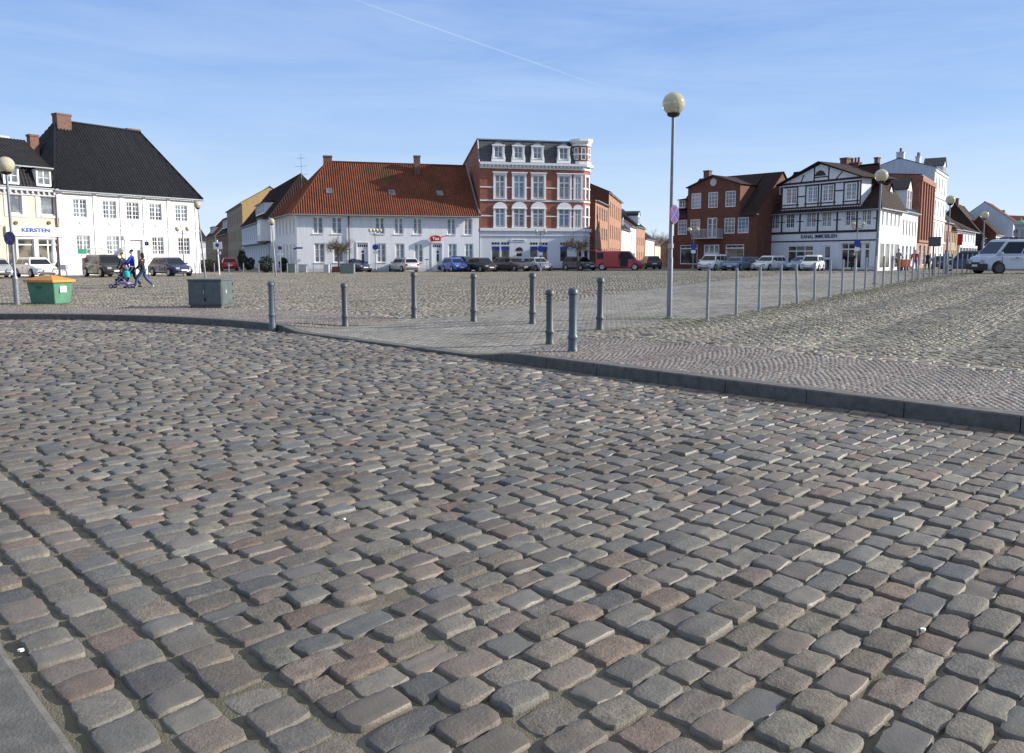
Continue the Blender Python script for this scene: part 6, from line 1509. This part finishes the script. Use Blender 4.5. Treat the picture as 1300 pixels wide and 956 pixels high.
# ================================================================ people
M_skin = mat('skin', (.50, .30, .21), .6, .06); M_hairb = mat('dark_hair', (.025, .016, .012), .6, .2); M_hairl = mat('brown_hair', (.13, .065, .035), .6, .2); M_hairg = mat('grey_hair', (.10, .09, .085), .6, .2)
def cloth(n, c): return mat(n, c, .85, .15, 12, .3, 60)
CL = dict(black=cloth('black_cloth', (.014, .014, .018)), blue=cloth('blue_cloth', (.02, .05, .38)), jeans=cloth('denim', (.045, .085, .19)), darkj=cloth('dark_denim', (.02, .025, .045)), grey=cloth('grey_cloth', (.26, .26, .27)),
    red=cloth('red_pink_cloth', (.50, .025, .07)), white=cloth('white_cloth', (.62, .62, .62)), teal=cloth('teal_cloth', (.01, .33, .36)), lav=cloth('lavender_cloth', (.22, .20, .42)), brown=cloth('brown_cloth', (.10, .05, .03)))
def skinned(name, joints, edges, root_i, m, parent, sub=2):
    me = bpy.data.meshes.new(name); me.from_pydata([j[0] for j in joints], edges, []); o = bpy.data.objects.new('tmp_skin', me); C.objects.link(o)
    sk = o.modifiers.new('s', 'SKIN'); sk.branch_smoothing = .6
    for i, j in enumerate(joints):
        r_ = j[1]; me.skin_vertices[0].data[i].radius = r_ if hasattr(r_, '__len__') else (r_, r_); me.skin_vertices[0].data[i].use_root = (i == root_i)
    ss_ = o.modifiers.new('u', 'SUBSURF'); ss_.levels = sub; ss_.render_levels = sub
    dg = bpy.context.evaluated_depsgraph_get(); ev = o.evaluated_get(dg); nm = bpy.data.meshes.new_from_object(ev); bpy.data.objects.remove(o)
    nm.name = name; nm.materials.clear(); nm.materials.append(m)
    for p_ in nm.polygons: p_.use_smooth = True
    return link(name, nm, parent)
def person(label, loc, deg, h=1.72, stride=.22, arms=((.10, .0), (-.10, .0)), top='black', low='jeans', hair=None, shoes='black', sit=False, lean=0.0, group=None, longhair=False):
    """faces +x; arms: forward reach of (left, right) hands and lift"""
    k = h/1.75; rt = empty('person', loc, R(deg), label, 'person', group)
    if sit: hipz, kn, an = .50, [(.42, .48), (.42, .48)], [(.50, .10), (.50, .10)]
    else: hipz, kn, an = .93, [(stride*.55+.03, .50), (-stride*.25+.03, .50)], [(stride*.9, .09), (-stride*1.05, .12)]
    top_ = hipz+.57; V = lambda x, y, z: (x*k, y*k, z*k)
    J = [(V(0, 0, hipz), .10*k), (V(.01+lean*.3, 0, hipz+.20), (.085*k, .075*k)), (V(.02+lean*.7, 0, hipz+.42), (.085*k, .07*k)), (V(.01+lean, 0, top_), .055*k), (V(.02+lean, 0, top_+.06), .052*k), (V(.035+lean, 0, top_+.135), (.078*k, .092*k)), (V(.03+lean, 0, top_+.21), (.082*k, .096*k)), (V(.025+lean, 0, top_+.255), (.05*k, .055*k)), (V(.135+lean, 0, top_+.13), .013*k)]
    E = [(0, 1), (1, 2), (2, 3), (3, 4), (4, 5), (5, 6), (6, 7), (5, 8)]
    armsJ = []
    for sgn, (fx_, up_) in zip((1, -1), arms):
        b = len(J); sh = (lean*.9, sgn*.18, hipz+.47); hand = (fx_*2.2+lean, sgn*.24, hipz-.02+up_); el = ((sh[0]+hand[0])/2-.06*(1+abs(up_)), sgn*.25, (sh[2]+hand[2])/2-.04)
        if sit: hand = (.25, sgn*.15, hipz+.15); el = (.02, sgn*.24, hipz+.22)
        J += [(V(*sh), .046*k), (V(*el), .035*k), (V(*hand), .028*k), (V(hand[0]+.05, hand[1], hand[2]-.05), (.036*k, .022*k))]; E += [(2, b), (b, b+1), (b+1, b+2), (b+2, b+3)]
        armsJ.append((sh, el, hand))
        for f in range(4):
            c = len(J); y_ = hand[1]+(f-1.5)*.018; J += [(V(hand[0]+.085, y_, hand[2]-.085), .009*k), (V(hand[0]+.09, y_, hand[2]-.125+.008*abs(f-1.5)), .008*k)]; E += [(b+3, c), (c, c+1)]
        c = len(J); J += [(V(hand[0]+.05, hand[1]-sgn*.045, hand[2]-.07), .010*k)]; E += [(b+3, c)]
    for sgn, (kx, kz), (ax, az) in zip((1, -1), kn, an):
        b = len(J); J += [(V(.0, sgn*.09, hipz-.06), .070*k), (V(kx, sgn*.10, kz), .046*k), (V(ax, sgn*.10, az), .034*k), (V(ax+.13, sgn*.11, az-.055), .03*k)]; E += [(0, b), (b, b+1), (b+1, b+2), (b+2, b+3)]
    skinned('body', J, E, 0, M_skin, rt)
    # jacket
    JJ = [(V(0, 0, hipz-.10), (.165*k, .145*k)), (V(.01+lean*.3, 0, hipz+.18), (.155*k, .125*k)), (V(.02+lean*.7, 0, hipz+.44), (.175*k, .15*k)), (V(.01+lean, 0, top_+.01), (.085*k, .085*k))]; EE = [(0, 1), (1, 2), (2, 3)]
    for sh, el, hand in armsJ:
        b = len(JJ); JJ += [(V(sh[0], sh[1], sh[2]+.01), .095*k), (V(*el), .066*k), (V(*hand), .048*k)]; EE += [(2, b), (b, b+1), (b+1, b+2)]
    skinned('jacket', JJ, EE, 0, CL[top], rt)
    JJ = [(V(0, 0, hipz), .135*k)]; EE = []
    for sgn, (kx, kz), (ax, az) in zip((1, -1), kn, an):
        b = len(JJ); JJ += [(V(0, sgn*.09, hipz-.07), .108*k), (V(kx, sgn*.10, kz), .078*k), (V(ax, sgn*.10, az+.02), .055*k)]; EE += [(0, b), (b, b+1), (b+1, b+2)]
    skinned('trousers', JJ, EE, 0, CL[low], rt)
    for sgn, (ax, az) in zip((1, -1), an):
        skinned('shoe', [(V(ax-.04, sgn*.10, az-.03), .048*k), (V(ax+.06, sgn*.105, az-.045), (.045*k, .04*k)), (V(ax+.16, sgn*.11, az-.055), (.036*k, .03*k))], [(0, 1), (1, 2)], 0, CL[shoes] if shoes in CL else M_white, rt, 1)
    hj = [(V(-.015+lean, 0, top_+.15), (.075*k, .088*k)), (V(.0+lean, 0, top_+.235), (.088*k, .094*k)), (V(.02+lean, 0, top_+.275), (.06*k, .06*k))]; he = [(0, 1), (1, 2)]
    if longhair: hj.append((V(-.05+lean, 0, top_-.02), (.06*k, .085*k))); he.append((0, 3))
    skinned('hair', hj, he, 0, hair or M_hairb, rt, 2)
    return rt
g_ = 'family walking across the left of the square'
def gp(u, v): return G(u, v)
q = gp(167, 366)
person('person in a bright blue jacket pushing the buggy across the square', gp(169.5, 365.5), 186, 1.80, .30, ((.19, .16), (.19, .16)), 'blue', 'darkj', group=g_)
person('person in a black jacket with brown hair, left of the blue jacket person', gp(157, 362.5), 184, 1.68, .22, top='black', low='black', hair=M_hairl, group=g_)
person('person in a black jacket, jeans and white shoes walking rightmost of the family', gp(182.5, 365.5), 182, 1.64, .42, ((.10, .05), (.16, .2)), 'black', 'jeans', shoes='white', group=g_, longhair=True)
# the buggy
bp_ = gp(156, 366); bg2 = empty('buggy', bp_, R(186), 'dark child buggy with small wheels and lavender frame pushed by the blue jacket person', 'buggy')
M_bframe = mat('buggy_frame', (.42, .38, .62), .4, .05, metal=.3)
mb = MB()
for y in (-.24, .24): mb.tube([(-.45, y, 1.02), (-.10, y, .55), (.42, y, .12)], .016, 8); mb.tube([(-.40, y, .12), (-.05, y, .50), (.30, y, .72)], .016, 8); mb.tube([(-.4, y, .12), (.42, y, .12)], .012, 6)
mb.tube([(-.45, -.24, 1.02), (-.45, .24, 1.02)], .02, 8); mb.tube([(.42, -.24, .12), (.42, .24, .12)], .014, 6); mb.tube([(-.4, -.24, .12), (-.4, .24, .12)], .014, 6); mb.build('frame', M_bframe, bg2)
mb = MB(); mb.box(-.12, -.19, .40, .28, .19, .45); seat_ = mb.build('seat', CL['black'], bg2, bevel=.01)
mb = MB(); mb.prism([(-.12, .42), (-.06, .42), (-.24, .90), (-.29, .88)], -.19, .19, 'y'); mb.build('backrest', CL['black'], bg2, bevel=.01)
mb = MB(); mb.box(-.30, -.17, .18, .10, .17, .30); mb.build('basket', CL['lav'], bg2, bevel=.01)
mb = MB(); mb.box(.30, -.12, .14, .42, .12, .18); mb.build('footrest', M_plastic, bg2)
for x in (-.40, .44):
    for y in (-.24, .24):
        mb = MB(); mb.lathe([(.07, -.03), (.10, -.025), (.10, .025), (.07, .03)], 16, (x, y, .10), 'y'); w = mb.build('wheel', M_tyre, bg2); mb = MB(); mb.lathe([(.055, -.035), (.055, .035)], 10, (x, y, .10), 'y'); mb.build('rim', M_bframe, w)
kid = person('small child with brown hair sitting in the buggy', (bp_.x-.02, bp_.y, bp_.z+.16), 186, .98, sit=True, top='brown', low='darkj', hair=M_hairl)
tb_ = empty('bag', (bp_.x+.36, bp_.y-.3, bp_.z+.50), 0, 'teal cloth bag hanging on the buggy handle', 'bag')
mb = MB(); mb.lathe([(.03, 0), (.13, .03), (.16, .14), (.13, .27), (.05, .33)], 12); mb.build('bag_body', CL['teal'], tb_, smooth=True); mb = MB(); mb.tube([(-.08, 0, .28), (-.05, 0, .48), (.05, 0, .48), (.08, 0, .28)], .012, 6); mb.build('handle', CL['teal'], tb_)
# the far right group
person('person in a red pink jacket and jeans in front of the brick pilaster building', at(1161, 66), 250, 1.75, .18, top='red', low='jeans')
person('person in a pale grey top standing beside the orange hand cart', at(1140, 64), 20, 1.78, .10, ((.12, .2), (.12, .2)), top='grey', low='black', hair=M_hairg)
person('person in dark clothes walking just right of the red jacket person', at(1177, 70), 80, 1.70, .2, top='black', low='black')
person('person in black standing at the shop window of the half timbered house', at(1083, 74), 100, 1.75, .06, top='black', low='black')
person('person in dark blue near the low brick shop house in the right street', at(1203.5, 84), 100, 1.72, .2, top='darkj', low='darkj')
p = at(1147, 63.5); oc = empty('hand_cart', p, R(10), 'orange hand cart with two wheels beside the grey topped person', 'cart')
mb = MB(); mb.box(-.35, -.3, .3, .35, .3, .95, tx=-.04, ty=-.03); mb.build('cart_body', mat('orange_cart', (.62, .12, .015), .5, .1), oc, bevel=.03)
mb = MB(); mb.tube([(-.35, -.25, .5), (-.7, -.25, 1.0), (-.7, .25, 1.0), (-.35, .25, .5)], .018, 6); mb.build('handle', M_black, oc)
for y in (-.33, .33): mb = MB(); mb.lathe([(.2, -.03), (.22, 0), (.2, .03)], 16, (0, y, .22), 'y'); mb.build('wheel', M_tyre, oc)

# ================================================================ grass tufts in the joints, leaves and litter
def tufts(name, pts, label_kind, m, hmin, hmax, nb):
    V = []; F_ = []; r_ = np.random.default_rng(5)
    for x, y in pts:
        z = H(x, y)-.012; sc_ = r_.uniform(.6, 1.2)
        for b in range(nb):
            a = r_.uniform(0, 6.28); ox, oy = r_.normal(0, .02, 2); w = .0028*sc_; L_ = r_.uniform(hmin, hmax)*sc_; lx_, ly_ = r_.normal(0, .45, 2)*L_
            i = len(V); c, s_ = math.cos(a)*w, math.sin(a)*w
            V += [(x+ox-c, y+oy-s_, z), (x+ox+c, y+oy+s_, z), (x+ox+lx_, y+oy+ly_, z+L_)]; F_.append((i, i+1, i+2))
    me = bpy.data.meshes.new(name); me.from_pydata(V, [], F_); me.materials.append(m); return tag(link(name, me), kind='stuff')
M_grass = mat('joint_grass', (.115, .145, .035), .8, .35, 2.0)
gr_ = np.random.default_rng(9); pts = []
for i in range(6500):       # along the walkway edge and the thin posts
    t_ = gr_.uniform(-.12, 2.6); q = pp+step*10*t_; o_ = gr_.normal(.25, .30); n_ = Vector((dirp.y, -dirp.x, 0)).normalized(); a = q+n_*o_
    pts.append((a.x, a.y))
for i in range(1800):
    x, y = gr_.uniform(2.5, 16), gr_.uniform(10, 24); s_, t__ = ST(x, y)
    if t__ < -3.1 and not inpoly(np.array([x]), np.array([y]), path_poly)[0] and math.sin(x*1.9+y)*math.sin(y*1.3-x*.6) > -.1: pts.append((x, y))
for cxy, n_, sp_ in ((G(24, 388), 260, .35), (G(60, 387), 320, .45), (G(850, 406), 300, .35), (G(800, 404), 260, .5), (G(770, 420), 200, .35), (G(290, 390), 160, .3)):
    for i in range(n_): a, b = gr_.normal(0, sp_, 2); pts.append((cxy.x+a, cxy.y+b*.5))
tufts('joint_grass', pts, None, M_grass, .018, .055, 6)
# a few white scraps on the road
for i, (u, v, txt) in enumerate(((26, 815, 'small white scrap of paper by the left kerb'), (1172, 797, 'small whitish scrap between the setts at lower right'), (437, 660, 'tiny white scrap in the middle of the road'))):
    d = ray(u, v); k_ = (CAMH-.01)/(-d.z); mb = MB(); z = float(roadz(d.x*k_, d.y*k_, 7.6 if i == 0 else 3.8))+.006; sc = .013 if i != 2 else .01
    mb.prism([(d.x*k_+sc*a, d.y*k_+sc*b) for a, b in ((-1, -.4), (.2, -.7), (1, .1), (.3, .8), (-.7, .5))], z, z+.009); tag(mb.build('paper_scrap', M_white), txt, 'litter')
